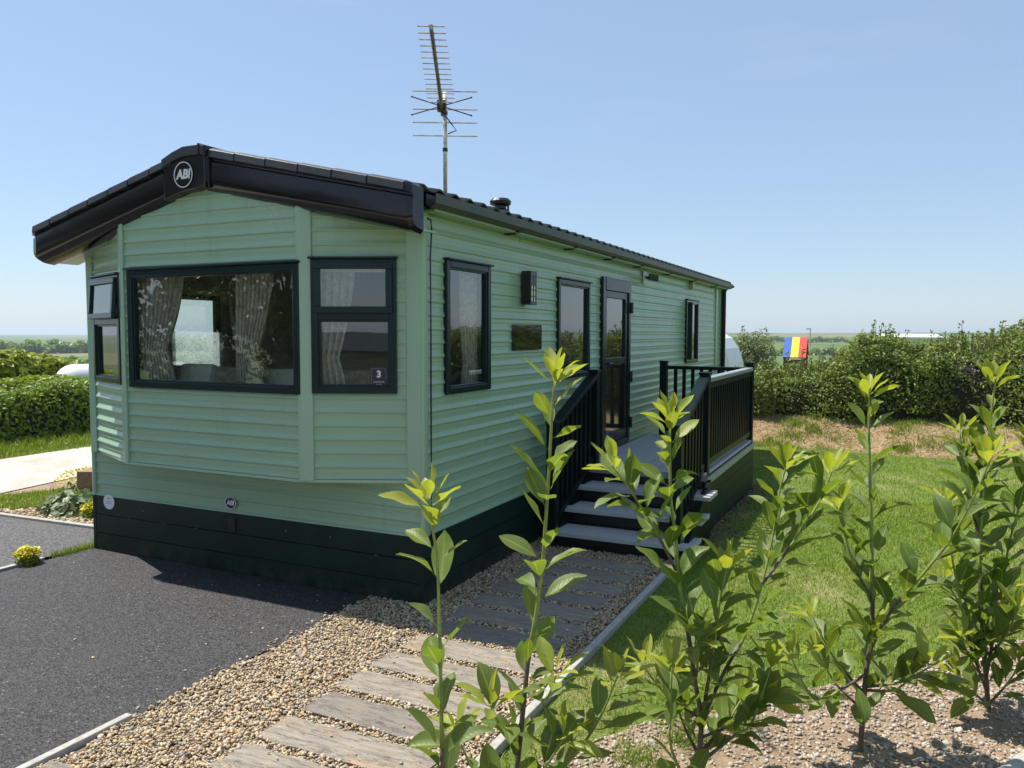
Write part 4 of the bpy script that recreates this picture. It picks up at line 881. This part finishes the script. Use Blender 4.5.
def vnoise(x,y,z,s,seed=0):
    return (np.sin(x*s+seed)*np.sin(y*s*1.1+1.3*seed+2)+np.sin(x*s*2.1+y*s*1.7+seed*2)*.5+np.sin(z*s*1.9+x*s*.8+seed)*.5+.35*np.sin(x*s*4.3+z*s*3.9+seed)*np.sin(y*s*4.1))
def hedge(name,label,p,q,wid,zb,ztop,N,size,mat,cat='hedge',seed=1,group=None,shoots=0,round_=.35,core=True,bulge=.16,low=0,coremat=M_core):
    p=np.array(p,float);q=np.array(q,float);Ln=np.linalg.norm(q-p);t=(q-p)/Ln;n_=np.array([t[1],-t[0]])
    root=thing(name,label,cat,(p[0],p[1],0),group)
    # cross-section sampled on its outline, then pushed by noise
    u=RNG.uniform(0,1,N)*Ln; th=RNG.uniform(-.12,1.0,N)*PI; zt_=ztop(u/Ln); h=(zt_-zb)
    cx=np.cos(th); cz=np.sin(th); sx=np.sign(cx)*np.abs(cx)**round_; sz=np.sign(cz)*np.abs(cz)**.55
    X0=p[0]+t[0]*u; Y0=p[1]+t[1]*u
    k=vnoise(X0,Y0,cz*h+cx,2.2,seed)*bulge; dep=1-np.abs(RNG.normal(0,.13,N))+k*.8
    lat=sx*wid/2*dep; zz=zb+h*(.45+.55*sz*dep)+k*.12; zz=np.where(sz<0,zb+h*.45*(1+sz*1.6),zz)
    side=np.abs(cx)>.6; zz=np.where(side&(RNG.random(N)<.75),zb+h*RNG.uniform(low,1,N)*(.95+.15*k),zz)
    P=np.stack([X0+n_[0]*lat,Y0+n_[1]*lat,zz],1); Nn=np.stack([n_[0]*cx,n_[1]*cx,np.maximum(cz,.1)+.35],1)+RNG.normal(0,.55,(N,3))
    if shoots:
        us=RNG.uniform(0,Ln,shoots); hs=RNG.uniform(.05,.26,shoots)*(1+.7*(RNG.random(shoots)<.12)); PP=[];NN=[]; mb=MB()
        for a,b in zip(us,hs):
            la=RNG.uniform(-.35,.35)*wid; bx_=p[0]+t[0]*a+n_[0]*la; by_=p[1]+t[1]*a+n_[1]*la; z0=float(ztop(np.array([a/Ln]))[0])-.12; dx,dy=RNG.normal(0,.16,2)*b
            mb.tube([(bx_,by_,z0),(bx_+dx,by_+dy,z0+b+.1)],.004,4,cap=False)
            for m_ in range(int(7+b*44)):
                f=RNG.uniform(.2,1.05); PP.append((bx_+dx*f+RNG.normal(0,.022),by_+dy*f+RNG.normal(0,.022),z0+(b+.1)*f)); NN.append(RNG.normal(0,1,3)+np.array([0,-.3,.4]))
        mb.build('shoot',M_bark,root); P=np.concatenate([P,np.array(PP)]); Nn=np.concatenate([Nn,np.array(NN)])
    leafcloud(P,Nn,size,mat,'foliage',root)
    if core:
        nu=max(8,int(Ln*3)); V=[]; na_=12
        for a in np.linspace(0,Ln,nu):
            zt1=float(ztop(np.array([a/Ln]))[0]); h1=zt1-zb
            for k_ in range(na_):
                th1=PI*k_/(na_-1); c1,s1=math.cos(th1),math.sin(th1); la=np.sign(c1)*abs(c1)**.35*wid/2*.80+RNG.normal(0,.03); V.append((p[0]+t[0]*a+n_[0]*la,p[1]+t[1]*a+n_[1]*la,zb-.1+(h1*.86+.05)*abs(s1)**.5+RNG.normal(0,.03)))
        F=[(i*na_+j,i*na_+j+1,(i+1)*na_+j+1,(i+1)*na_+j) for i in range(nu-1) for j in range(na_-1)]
        o=npmesh('shade_core',np.array(V),np.array(F),coremat,root,False)  # solid dark shell standing in for the shaded inside of the hedge
    fixparent(root); return root
f_r=lambda u: -.22*np.exp(-((u-.262)/.030)**2)+.84+.36*np.clip((u*11-.6)/1.2,0,1)+.38*np.clip((u*11-1.7)/.6,0,1)+.04*np.sin(u*33)+.10*np.clip((u*11-3.6)/1.2,0,1)
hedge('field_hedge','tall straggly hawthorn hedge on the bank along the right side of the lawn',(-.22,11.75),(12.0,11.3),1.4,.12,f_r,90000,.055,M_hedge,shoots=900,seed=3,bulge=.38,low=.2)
# blossom flecks
N=420; x=RNG.uniform(0,6,N); o=leafcloud(np.stack([x,11.0+RNG.normal(0,.05,N),RNG.uniform(.8,1.5,N)],1),RNG.normal(0,1,(N,3))+np.array([0,-1,.3]),.035,M_blossom,'blossom'); tag(o,'flecks of white blossom on the near face of the right hedge','blossom',kind='stuff')
f1=lambda u:.88+.05*np.sin(u*30)+.05*np.sin(u*71)
hedge('roadside_hedge','clipped green roadside hedge on the left beyond the concrete road',(-9.9,-6),(-10.6,16),1.5,.05,f1,60000,.075,M_hedge2,seed=5,bulge=.13,low=.0)
N=14000; x=RNG.uniform(-9.4,-8.2,N); y=RNG.uniform(-1,9,N); x=x-np.clip(y-4,0,9)*.14; o=blades('verge_grass',x,y,np.zeros(N),.05+.10*np.clip((-8.5-x),0,1),.014,M_straw if False else M_grass,.8); tag(o,'rough grass verge between the road and the left hedge','grass',kind='stuff')
f2=lambda u:1.16+.10*np.sin(u*9)+.05*np.sin(u*31)-.35*np.clip((u-.80)/.2,0,1)**2-.5*np.clip((.1-u)/.1,0,1)
hedge('rounded_hedge','rounded yellow green hedge behind the roadside hedge at far left',(-14.6,1),(-15.0,8.0),2.2,-.4,f2,22000,.15,M_hedge3,seed=8,bulge=.2)
o=leafcloud(WEED,RNG.normal(0,.3,WEED.shape)+np.array([0,0,1]),.022,M_hedge2,'clover',ratio=.9); tag(o,'scattered low clover patches in the lawn','clover',kind='stuff')
# bush right, behind hedge
def bush(name,label,c,r,h,N,size,mat,cat='bush',seed=0,up=0,group=None):
    root=thing(name,label,cat,c,group); d=RNG.normal(0,1,(N,3)); d/=np.linalg.norm(d,axis=1,keepdims=True); d[:,2]=np.abs(d[:,2])
    k=1+.22*vnoise(d[:,0]*2,d[:,1]*2,d[:,2]*2,1.7,seed); rad=(1-np.abs(RNG.normal(0,.22,N)))*k
    P=np.stack([c[0]+d[:,0]*rad*r,c[1]+d[:,1]*rad*r,c[2]+h*(.12+.88*d[:,2]*rad)],1); Nn=d+RNG.normal(0,.6,(N,3))
    leafcloud(P,Nn,size,mat,'foliage',root,ratio=.4); mb=MB()
    for k_ in range(9):
        a=k_*.7; mb.tube([(c[0],c[1],c[2]-.1),(c[0]+math.cos(a)*r*.3,c[1]+math.sin(a)*r*.3,c[2]+h*.45),(c[0]+math.cos(a)*r*.6,c[1]+math.sin(a)*r*.6,c[2]+h*.85)],[.05,.03,.012],5)
    mb.build('branches',M_bark,root); fixparent(root); return root
bush('willow_bush','pale green willow bush beyond the hedge right of the white caravan end',(-2.15,25.2,-.7),.98,2.35,11000,.11,M_willow,seed=2)
hedge('far_clipped_hedge','low dark clipped hedge behind the willow bush in the distance',(-3.4,29.5),(3.5,31.5),1.4,-.9,lambda u:.42+0*u,9000,.16,M_hedge2,seed=4)
# trees behind the camera that the bay window mirrors
def tree(name,label,c,h,r,N,size,mat,seed,group=None,trunk=.16,cb=.3):
    root=thing(name,label,'tree',c,group); rng=random.Random(seed); mb=MB(); C0=Vector(c); mb.tube([C0,C0+Vector((.1,.05,h*.35)),C0+Vector((.0,.1,h*.7)),C0+Vector((.05,.0,h*.93))],[trunk,trunk*.75,trunk*.4,trunk*.1],9)
    cl=[]
    for k in range(16):
        z=h*rng.uniform(cb,.95); a=rng.uniform(0,2*PI); rr_=r*rng.uniform(.35,.95)*(1-.5*max(0,(z/h-.6))/.4); e=C0+Vector((math.cos(a)*rr_,math.sin(a)*rr_,z)); s0=C0+Vector((.03,.06,z*.62)); mb.tube([s0,s0.lerp(e,.5)+Vector((0,0,.15)),e],[trunk*.35,trunk*.2,trunk*.06],6); cl.append((e,r*rng.uniform(.22,.42)))
    mb.build('trunk',M_bark,root); P=[];Nn=[]
    for e,s in cl:
        n_=int(N/len(cl)); d=RNG.normal(0,1,(n_,3)); d/=np.linalg.norm(d,axis=1,keepdims=True); k=s*(.55+.5*RNG.random((n_,1))); P.append(np.array(e)+d*k*np.array([1.1,1.1,.8])); Nn.append(d+RNG.normal(0,.6,(n_,3))+np.array([0,0,.3]))
    leafcloud(np.concatenate(P),np.concatenate(Nn),size,mat,'crown',root); fixparent(root)
tree('garden_tree','broad leafy tree behind the photographer mirrored in the bay window, right one',(-8.0,-8.6,-.9),5.0,1.7,11000,.13,M_treeleaf,4,'trees mirrored in the bay window')
tree('garden_tree','leafy tree behind the photographer mirrored in the bay window, left one',(-12.6,-9.8,-.9),7.6,3.4,14000,.19,M_treeleaf,9,'trees mirrored in the bay window')
# neighbouring caravans
def other_van(name,label,loc,rz,Lx,Wy,H,body,roofm,base=.35,wins=(),group=None,round_end=False,ridge=.42):
    root=thing(name,label,'caravan',loc,group); root.rotation_euler=(0,0,rz)
    def b(mb,a,c_): mb.box(a,c_); return mb
    if round_end:
        pr=[]; 
        for a,z in ((0,base),(0,base+H*.45),(.06,base+H*.62),(.18,base+H*.80),(.36,base+H*.93),(.6,base+H),(Lx-.3,base+H*1.0),(Lx,base+H*.8),(Lx+.03,base)): pr.append((a,z))
        mb=MB(); mb.sweep([Vector((a,0,z)) for a,z in pr],[Vector((a,Wy,z)) for a,z in pr]); mb.build('body',body,root,bevel=.05)
    else:
        mb=MB(); mb.box((0,0,base),(Lx,Wy,base+H)); mb.build('body',body,root,bevel=.02)
        mb=MB(); mb.sweep([Vector((-.12,-.12,base+H)),Vector((-.12,Wy/2,base+H+ridge)),Vector((-.12,Wy+.12,base+H)),Vector((-.12,Wy+.12,base+H-.06)),Vector((-.12,-.12,base+H-.06))],[Vector((Lx+.12,-.12,base+H)),Vector((Lx+.12,Wy/2,base+H+ridge)),Vector((Lx+.12,Wy+.12,base+H)),Vector((Lx+.12,Wy+.12,base+H-.06)),Vector((Lx+.12,-.12,base+H-.06))]); mb.build('roof',roofm,root)
    mb=MB(); mb.box((.1,.1,0),(Lx-.1,Wy-.1,base)); mb.build('skirt',M_black,root)
    for (face,a0,a1,za,zb_) in wins:
        mb=MB(); g=MB(); e=.05
        if face=='y0': mb.box((a0,-.02,za),(a1,.03,zb_)); g.box((a0+e,-.03,za+e),(a1-e,-.022,zb_-e))
        elif face=='y1': mb.box((a0,Wy-.03,za),(a1,Wy+.02,zb_)); g.box((a0+e,Wy+.022,za+e),(a1-e,Wy+.03,zb_-e))
        else: mb.box((-.02,a0,za),(.03,a1,zb_)); g.box((-.03,a0+e,za+e),(-.022,a1-e,zb_-e))
        f=mb.build('window',M_white if body is M_white else M_black,root); g.build('pane',M_dkpane,f)
    return root
M_dkpane=simple('dark_window_pane',(.03,.035,.04),None,.08)
M_tanvan=simple('olive_beige_cladding',(.26,.25,.18),(.30,.29,.21),.5,bs=.4,bscale=20,sc3=(.1,.1,1))
other_van('olive_caravan','olive beige static caravan behind the photographer mirrored in the right bay pane',(-1.5,-17.5,-1.35),.1,9,3,2.25,M_tanvan,M_roof,.4,[('y1',2.2,2.8,1.35,2.15),('y1',5,6.6,1.2,2.2),('y1',.6,1.2,1.5,2.1)])
other_van('white_touring_caravan','white rounded end of a touring caravan just beyond the rear of the green caravan',(-1.03,18.3,-.65),PI,4.6,2.1,2.05,M_white,M_white,.35,[('y1',1,2.2,1.4,1.95)],round_end=True)
other_van('white_static_caravan','white static caravan glimpsed through the top of the right hedge',(2.35,27.6,-.78),.14,1.75,2.4,1.95,M_white,M_white,.45,[('y0',.55,1.5,1.35,2.0)],ridge=.12)
# white gas tank behind the left hedge
t=thing('storage_tank','white rounded gas storage tank showing over the left hedge','gas tank',(-12.3,6.4,0))
mb=MB(); pts=[];rs=[]
for u in np.linspace(0,1,8): pts.append(Vector((-12.35,6.05,.70))+Vector((.30,.95,0)).normalized()*(.35*(1-math.cos(u*PI/2)))); rs.append(.02+.36*math.sin(u*PI/2))
pts.append(pts[-1]+Vector((.30,.95,0)).normalized()*2.2); rs.append(.38)
mb.tube(pts,rs,20); mb.build('tank_shell',M_white,t,smooth=True)
mb=MB(); mb.box((-12.2,6.3,0),(-11.9,6.6,.35)); mb.build('tank_foot',M_kerb,t)
mb=MB(); mb.lathe((-12.05,7.1,.95),[(.12,0),(.12,.07),(.03,.09)],12); mb.build('tank_lid',M_railgrey,t); fixparent(t)
# climbing frame with coloured canopy
M_blue=simple('blue_canopy',(.01,.10,.42),None,.6); M_yel=simple('yellow_canopy',(.80,.62,.02),None,.6); M_red=simple('red_canopy',(.62,.03,.03),None,.6); M_rust=simple('red_brown_timber',(.20,.075,.045),(.15,.06,.035),.7)
t=thing('climbing_frame','wooden climbing frame with blue, yellow and red canopy in the distance','climbing frame',(-.6,27.4,-.9))
mb=MB()
for x in(-1.02,-.34): 
    for y in(27.0,27.9): mb.box((x-.05,y-.05,-.95),(x+.05,y+.05,.98))
for z in(.0,.62): 
    for y in (27.0,27.9): mb.box((-1.02,y-.03,z),(-.34,y+.03,z+.12))
for k in range(5): mb.box((-.96+k*.14,26.96,.12),(-.90+k*.14,27.0,.62))
mb.build('timber_frame',M_rust,t)
for k,(mm,nmn) in enumerate(((M_blue,'blue'),(M_yel,'yellow'),(M_red,'red'))):
    x0=-1.08+k*.27; mb=MB(); mb.sweep([Vector((x0,26.85,.86)),Vector((x0,27.45,1.60)),Vector((x0,28.05,.9)),Vector((x0,28.02,.87)),Vector((x0,27.45,1.56)),Vector((x0,26.88,.83))],[Vector((x0+.27,26.85,.86)),Vector((x0+.27,27.45,1.60)),Vector((x0+.27,28.05,.9)),Vector((x0+.27,28.02,.87)),Vector((x0+.27,27.45,1.56)),Vector((x0+.27,26.88,.83))]); o=mb.build('canopy_panel',mm,t); o['label']='%s strip of the canopy'%nmn
fixparent(t)
t=thing('lamp_pole','thin pole with small lamp head right of the climbing frame','pole',(-.32,29,-1))
mb=MB(); mb.tube([(-.32,29,-1),(-.32,29,1.92)],.014,8); mb.build('pole',M_steel,t); mb=MB(); mb.box((-.48,28.97,1.90),(-.31,29.03,1.94)); mb.build('lamp_head',M_steel,t); fixparent(t)
# distant hedgerows and woods
def far_row(label,pts,h,wid,N,size,name='hedgerow'):
    root=thing(name,label,'hedgerow',(pts[0][0],pts[0][1],float(hgt(np.array(pts[0][0]),np.array(pts[0][1])))),'distant hedgerows'); P=[]
    tot=N//(len(pts)-1)
    for (a,b),(c_,d) in zip(pts[:-1],pts[1:]):
        u=RNG.random(tot); x=a+(c_-a)*u+RNG.normal(0,wid/3,tot); y=b+(d-b)*u+RNG.normal(0,wid/3,tot); hh=h*(.65+.25*np.sin(u*37+a)+.2*np.sin(u*91)); P.append(np.stack([x,y,hgt(x,y)+hh*np.sqrt(RNG.random(tot))],1))
    P=np.concatenate(P); leafcloud(P,RNG.normal(0,1,P.shape)+np.array([0,0,.5]),size,M_hedge2,'foliage',root,ratio=.9); fixparent(root)
def pol(az,r): a=math.radians(az); return (2.6+r*math.sin(a),-4.2+r*math.cos(a))
far_row('dark wooded hedgerow along the left horizon',[pol(-66,560),pol(-58,600),pol(-50,640),pol(-40,640)],8.5,8,9000,3.2)
far_row('hedgerow across the fields below the left skyline',[pol(-64,250),pol(-50,290),pol(-42,300)],3.0,3,5000,1.3)
far_row('thin hedgerow low on the left fields behind the bush',[pol(-66,130),pol(-52,160)],1.6,2,3500,.7)
far_row('hedgerow across the hillside behind the climbing frame',[pol(-14,420),pol(0,470),pol(15,520)],4,4,5000,1.8)
far_row('higher hedgerow on the right hillside',[pol(-15,760),pol(5,820),pol(20,760)],5,5,5000,2.5)
# timber steps and flowers left
t=thing('timber_planter','stepped brown timber sleepers beside the far left corner of the caravan','sleeper steps',(-4.1,1.3,0))
for k,(x0,x1,z1) in enumerate(((-4.55,-4.22,.17),(-4.36,-3.6,.34),(-4.22,-3.4,.53))):
    pass
ax=Vector((.9,.43,0)); c0=Vector((-4.70,1.06,0))
for z0,z1,sh in ((0,.17,0),(.172,.34,.0),(.342,.52,.17)):
    mb=MB(); mb.obox(c0+ax*(.45+sh)+Vector((0,0,(z0+z1)/2)),ax,(-.43,.9,0),(0,0,1),(.45,.10,(z1-z0)/2)); mb.build('sleeper',M_timber,t,bevel=.008)
fixparent(t)
def flowers(name,label,c,r,h,nl,npet,leafm,petm,lsize=.05,psize=.022,cat='flowers',group=None):
    root=thing(name,label,cat,c,group); d=RNG.normal(0,1,(nl,3)); d/=np.linalg.norm(d,axis=1,keepdims=True); d[:,2]=np.abs(d[:,2]); k=RNG.random((nl,1))**.4; P=np.array(c)+d*k*np.array([r,r,h*.75]); leafcloud(P,d+RNG.normal(0,.5,(nl,3)),lsize,leafm,'leaves',root)
    if npet:
        a=RNG.uniform(0,2*PI,npet); q=np.sqrt(RNG.random(npet)); P=np.stack([c[0]+np.cos(a)*q*r*1.05,c[1]+np.sin(a)*q*r*1.05,c[2]+h*(.95-.35*q**2)+RNG.normal(0,.012,npet)],1); leafcloud(P,RNG.normal(0,.5,(npet,3))+np.array([0,0,1]),psize,petm,'flower_heads',root,ratio=.9)
    fixparent(root)
flowers('flower_clump','bright yellow flower clump growing in the edging between the tarmac drives',(-3.13,-.53,0),.085,.12,260,420,M_hedge2,M_petal,.035,.022)
flowers('flower_clump','small yellow flower clump against the left corner of the caravan skirt',(-4.08,.70,0),.09,.13,140,260,M_hedge2,M_petal,.04,.024)
flowers('pale_shrub','pale variegated broad leaved plant in the bed left of the caravan',(-4.45,.78,0),.30,.26,420,0,M_variegated,M_petal,.10)
flowers('spurge_plant','yellow green feathery shrub behind the pale leaved plant',(-4.9,1.35,0),.36,.32,700,500,M_willow,M_petal,.06,.03)
flowers('seedling_clump','small green seedling beside the pale leaved plant',(-4.1,.72,0),.10,.22,160,0,M_hedge3,M_petal,.05)
# ================================================================ LAURELS (foreground)
STEMS={
 'p1':[([[1.5, -2.266, 0.355], [1.481, -2.268, 0.448], [1.485, -2.284, 0.661], [1.477, -2.276, 0.835], [1.473, -2.283, 1.071], [1.462, -2.293, 1.174], [1.455, -2.301, 1.256]],1.0)],
 'p2':[([[1.546, -1.933, 0.185], [1.56, -1.917, 0.327], [1.58, -1.915, 0.524], [1.59, -1.9, 0.671], [1.617, -1.898, 0.825], [1.634, -1.89, 0.99], [1.648, -1.891, 1.188], [1.656, -1.887, 1.349], [1.663, -1.883, 1.51], [1.673, -1.884, 1.59]],1.0),([[1.565, -1.913, 0.35], [1.533, -1.997, 0.466], [1.525, -2.051, 0.554]],0.6),([[1.585, -1.911, 0.556], [1.68, -1.975, 0.57], [1.728, -2.001, 0.67]],0.6),([[1.534, -1.961, 0.197], [1.711, -1.922, 0.323], [1.827, -1.91, 0.492], [1.9, -1.918, 0.67]],0.8)],
 'p3':[([[2.017, -1.298, 0.001], [2.024, -1.287, 0.103], [2.023, -1.277, 0.258], [1.998, -1.278, 0.409], [1.972, -1.279, 0.574], [1.932, -1.283, 0.785], [1.922, -1.299, 0.949], [1.903, -1.308, 1.101], [1.897, -1.31, 1.27], [1.895, -1.311, 1.42]],1),([[1.92, -1.286, 0.831], [1.858, -1.36, 0.994], [1.778, -1.42, 1.148], [1.722, -1.463, 1.242]],0.6),([[2.023, -1.277, 0.258], [2.099, -1.227, 0.454], [2.16, -1.166, 0.579], [2.209, -1.107, 0.766], [2.238, -1.071, 0.932], [2.258, -1.036, 1.121], [2.283, -1.017, 1.229]],0.9),([[2.209, -1.107, 0.766], [2.312, -0.98, 0.919], [2.394, -0.908, 1.071], [2.433, -0.881, 1.188]],0.7),([[2.032, -1.4, 0.022], [1.974, -1.523, 0.257], [1.972, -1.535, 0.407], [1.975, -1.545, 0.562]],0.7),([[2.024, -1.287, 0.103], [2.148, -1.274, 0.234], [2.207, -1.264, 0.292], [2.273, -1.248, 0.533]],0.7),([[2.034, -1.266, 0.341], [2.08, -1.336, 0.606], [2.107, -1.364, 0.804], [2.124, -1.35, 0.894]],0.6)],
 'p4':[([[2.555, -0.693, -0.117], [2.565, -0.731, 0.011], [2.574, -0.705, 0.324], [2.591, -0.684, 0.505], [2.583, -0.668, 0.78], [2.565, -0.652, 1.126], [2.555, -0.643, 1.327], [2.55, -0.634, 1.492]],1),([[2.586, -0.692, 0.423], [2.662, -0.746, 0.62], [2.752, -0.795, 0.773], [2.85, -0.84, 0.948], [2.92, -0.897, 1.136], [2.967, -0.916, 1.289]],0.9),([[2.574, -0.705, 0.324], [2.484, -0.854, 0.3], [2.398, -0.948, 0.281], [2.309, -1.029, 0.477]],0.7),([[2.576, -0.709, 0.258], [2.682, -0.758, 0.3], [2.751, -0.771, 0.392]],0.6),([[2.587, -0.677, 0.628], [2.508, -0.703, 0.793], [2.449, -0.716, 1.019]],0.6)],
 'p5':[([[3.083, -0.11, -0.051], [3.073, -0.111, 0.008], [3.048, -0.102, 0.289], [3.021, -0.091, 0.634], [3.021, -0.07, 0.938], [3.036, -0.063, 1.195], [3.046, -0.069, 1.427], [3.056, -0.058, 1.526]],1),([[3.062, -0.109, 0.107], [2.995, -0.174, 0.306], [2.936, -0.232, 0.544], [2.889, -0.237, 0.788], [2.863, -0.235, 0.987]],0.7),([[3.06, -0.106, 0.153], [3.107, -0.058, 0.516], [3.14, -0.023, 0.789], [3.183, 0.012, 0.988], [3.208, 0.042, 1.243]],0.8),([[3.072, -0.109, 0.039], [3.147, -0.156, 0.19], [3.184, -0.131, 0.278]],0.6),([[3.072, -0.109, 0.039], [2.967, -0.243, 0.167], [2.925, -0.259, 0.225]],0.5),([[3.017, -0.082, 0.788], [2.951, -0.048, 1.053], [2.923, -0.045, 1.282]],0.6)],
}

LAB={'p1':'slim single stemmed laurel sapling, leftmost and nearest the caravan corner','p2':'tall leaning laurel sapling with pale tip in front of the side window','p3':'bushy many stemmed laurel in front of the deck steps','p4':'laurel sapling with a straight stem and a forked branch over the lawn','p5':'densely leaved laurel at the right edge of the photo'}
BASE={'p1':(1.515,-2.27),'p2':(1.50,-1.96),'p3':(2.015,-1.30),'p4':(2.56,-.72),'p5':(3.08,-.09)}
def leaf_geo(L,W,curl,fold,wave,ph,n=9):
    """vertices of one leaf along +x, upper side +z; returns V, uv"""
    V=[];UV=[]
    for i in range(n):
        t=i/(n-1); s=t; wv=W*(math.sin(PI*min(1,s**1.12))**.8) if 0<s<1 else 0.0; wv=max(wv,.0015 if i in(0,) else .0004)
        x=L*(s-.0)*math.cos(curl*s*.6); z=-L*curl*s*s*.45
        for j,c_ in enumerate((-1,-.55,0,.55,1)):
            V.append((x,c_*wv/2,z+abs(c_)*wv/2*fold+wave*L*math.sin(s*11+ph+(c_>0)*1.3)*abs(c_)**2)); UV.append((.5+c_*.5,s))
    return V,UV
def laurel_plant(key,stems,base):
    b=Vector((base[0],base[1],0)); root=thing('laurel_sapling',LAB[key],'shrub',b,'laurel saplings in the bed'); rng=random.Random(ord(key[1])*7+3); V=[];UV=[];AT=[];F=[];nL=0
    def add_leaf(p,d,L,young):
        nonlocal nL
        d=d.normalized(); up=Vector((rng.gauss(0,.25),rng.gauss(0,.25),1)); side=d.cross(up)
        if side.length<.1: side=d.cross(Vector((1,0,0)))
        side.normalize(); nrm=side.cross(d).normalized(); r_=rng.random()
        lv,lu=leaf_geo(L,L*rng.uniform(.40,.52)*(1-.25*young),rng.uniform(-.5,.9)*(1-young*.7),rng.uniform(.15,.75),rng.uniform(.006,.035),rng.random()*6)
        o_=len(V)
        pet=.012+.03*L*3; pp=p+d*pet
        for c_ in (-1,-.55,0,.55,1): w_=p+side*(c_*.0016); V.append(w_[:]); UV.append((.5,0)); AT.append((young,r_,0,1))
        for (x,y,z),q in zip(lv,lu):
            w_=pp+d*x+side*y+nrm*z; V.append(w_[:]); UV.append(q); AT.append((young,r_,0,1))
        n=10
        for i in range(n-1):
            for j in range(4): F.append((o_+i*5+j,o_+(i+1)*5+j,o_+(i+1)*5+j+1,o_+i*5+j+1))
        nL+=1; return p,pp
    mbS=MB(); mbG=MB()
    nlow={'p1':0,'p2':2,'p3':5,'p4':5,'p5':6}[key]
    stems=list(stems)
    for q in range(nlow):
        a=q*2*PI/max(nlow,1)+rng.uniform(-.4,.4); z0=rng.uniform(.10,.42); r=rng.uniform(.14,.26); ph=rng.uniform(.16,.34)
        c0=b+Vector((.0,.0,z0)); first=stems[0][0]; near=min(first,key=lambda v:abs(v[2]-z0)); c0=b.lerp(Vector((near[0],near[1],0)),min(1,z0/max(near[2],.05)) if near[2]>.05 else 0)+Vector((0,0,z0))
        stems.append(([c0[:],(c0.x+math.cos(a)*r*.55,c0.y+math.sin(a)*r*.55,z0+ph*.4),(c0.x+math.cos(a)*r,c0.y+math.sin(a)*r,z0+ph)],.5))
    for si,(pts,wt) in enumerate(stems):
        P=[Vector(q) for q in pts]
        if si==0:
            while len(P)>2 and P[0].z<.12: P.pop(0)
            P=[b+Vector((0,0,-.03)),b.lerp(Vector((P[0].x,P[0].y,0)),.5)+Vector((0,0,P[0].z*.45))]+P
        else:
            for q in P: q.z=max(q.z,.02)
        # resample smooth
        R_=[]
        for i in range(len(P)-1):
            p0=P[max(i-1,0)];p1=P[i];p2=P[i+1];p3=P[min(i+2,len(P)-1)]
            for k in range(6):
                t=k/6; R_.append(.5*((2*p1)+(p2-p0)*t+(2*p0-5*p1+4*p2-p3)*t*t+(3*p1-p0-3*p2+p3)*t**3))
        R_.append(P[-1]); Ls=[0]
        for a,c_ in zip(R_[:-1],R_[1:]): Ls.append(Ls[-1]+(c_-a).length)
        T=Ls[-1]; r0=((.0078 if key=='p1' else .0098) if si==0 else .0065)*(.85+.3*wt); rad=[r0*(1-.62*s/T) for s in Ls]
        cut=next((i for i,s in enumerate(Ls) if s>T*(.42 if si==0 else .3)),1)
        mbS.tube(R_[:cut+1],rad[:cut+1],8); mbG.tube(R_[cut:],rad[cut:],8)
        # nodes swellings & leaves
        def posat(s):
            for i in range(len(Ls)-1):
                if Ls[i+1]>=s: f=(s-Ls[i])/(Ls[i+1]-Ls[i]+1e-9); return R_[i].lerp(R_[i+1],f),(R_[i+1]-R_[i]).normalized()
            return R_[-1],(R_[-1]-R_[-2]).normalized()
        s=T*(.10 if si else .06)+.03; ang=rng.random()*6; 
        dens={'p1':.046,'p2':.034,'p3':.025,'p4':.034,'p5':.024}[key]
        while s<T-.04:
            p,d=posat(s); f=s/T; ang+=2.4+rng.uniform(-.4,.4); a=d.orthogonal().normalized(); a.rotate(Matrix.Rotation(ang,3,d)); ldir=a*rng.uniform(.6,1.1)+d*rng.uniform(.45,1.25)+Vector((0,0,.1-.4*rng.random()**2))
            L=rng.triangular(.075,.175,.14)*(1.0 if f<.85 else .8); y_=max(0,min(1,(f-.80)/.22))*rng.uniform(.2,1) if wt>.65 else max(0,(f-.8)*2)
            if rng.random()<.93:
                q0,q1=add_leaf(p,ldir,L,y_)
            s+=dens*rng.uniform(.6,1.35)*(1 if f>.25 else 1.5)
        # terminal rosette of young leaves
        p,d=posat(T-.002); nn=9 if wt>.8 else 6
        for k in range(nn):
            ang+=2.4; a=d.orthogonal().normalized(); a.rotate(Matrix.Rotation(ang,3,d)); sp=.30+.75*(1-k/nn)
            q0,q1=add_leaf(p-d*.004*(nn-k),a*sp+d*(.55+.5*k/nn),rng.uniform(.10,.14)*(1-.35*k/nn),rng.uniform(.75,1))
    mbS.build('woody_stem',M_bark,root,smooth=True); mbG.build('green_stem',M_stem,root,smooth=True);
    npmesh('foliage',np.array(V),np.array(F),M_laurel,root,True,attr=np.array(AT),uv=np.array(UV)); fixparent(root)
for k_,st_ in STEMS.items(): laurel_plant(k_,st_,BASE[k_])
# ================================================================ HAZE
HAZE=True
if HAZE:
    m,n,l=nm('haze_air'); pv=n.new('ShaderNodeVolumePrincipled'); pv.inputs['Color'].default_value=(.72,.86,1,1); pv.inputs['Density'].default_value=.00022; pv.inputs['Anisotropy'].default_value=.2
    o_=n.new('ShaderNodeOutputMaterial'); l.new(pv.outputs[0],o_.inputs['Volume']); mb=MB(); mb.box((-5600,-5600,-30),(5600,5600,26)); hz=mb.build('haze',m); hz['kind']='stuff'; hz['label']='thin pale air haze over the whole place'; hz['category']='haze'
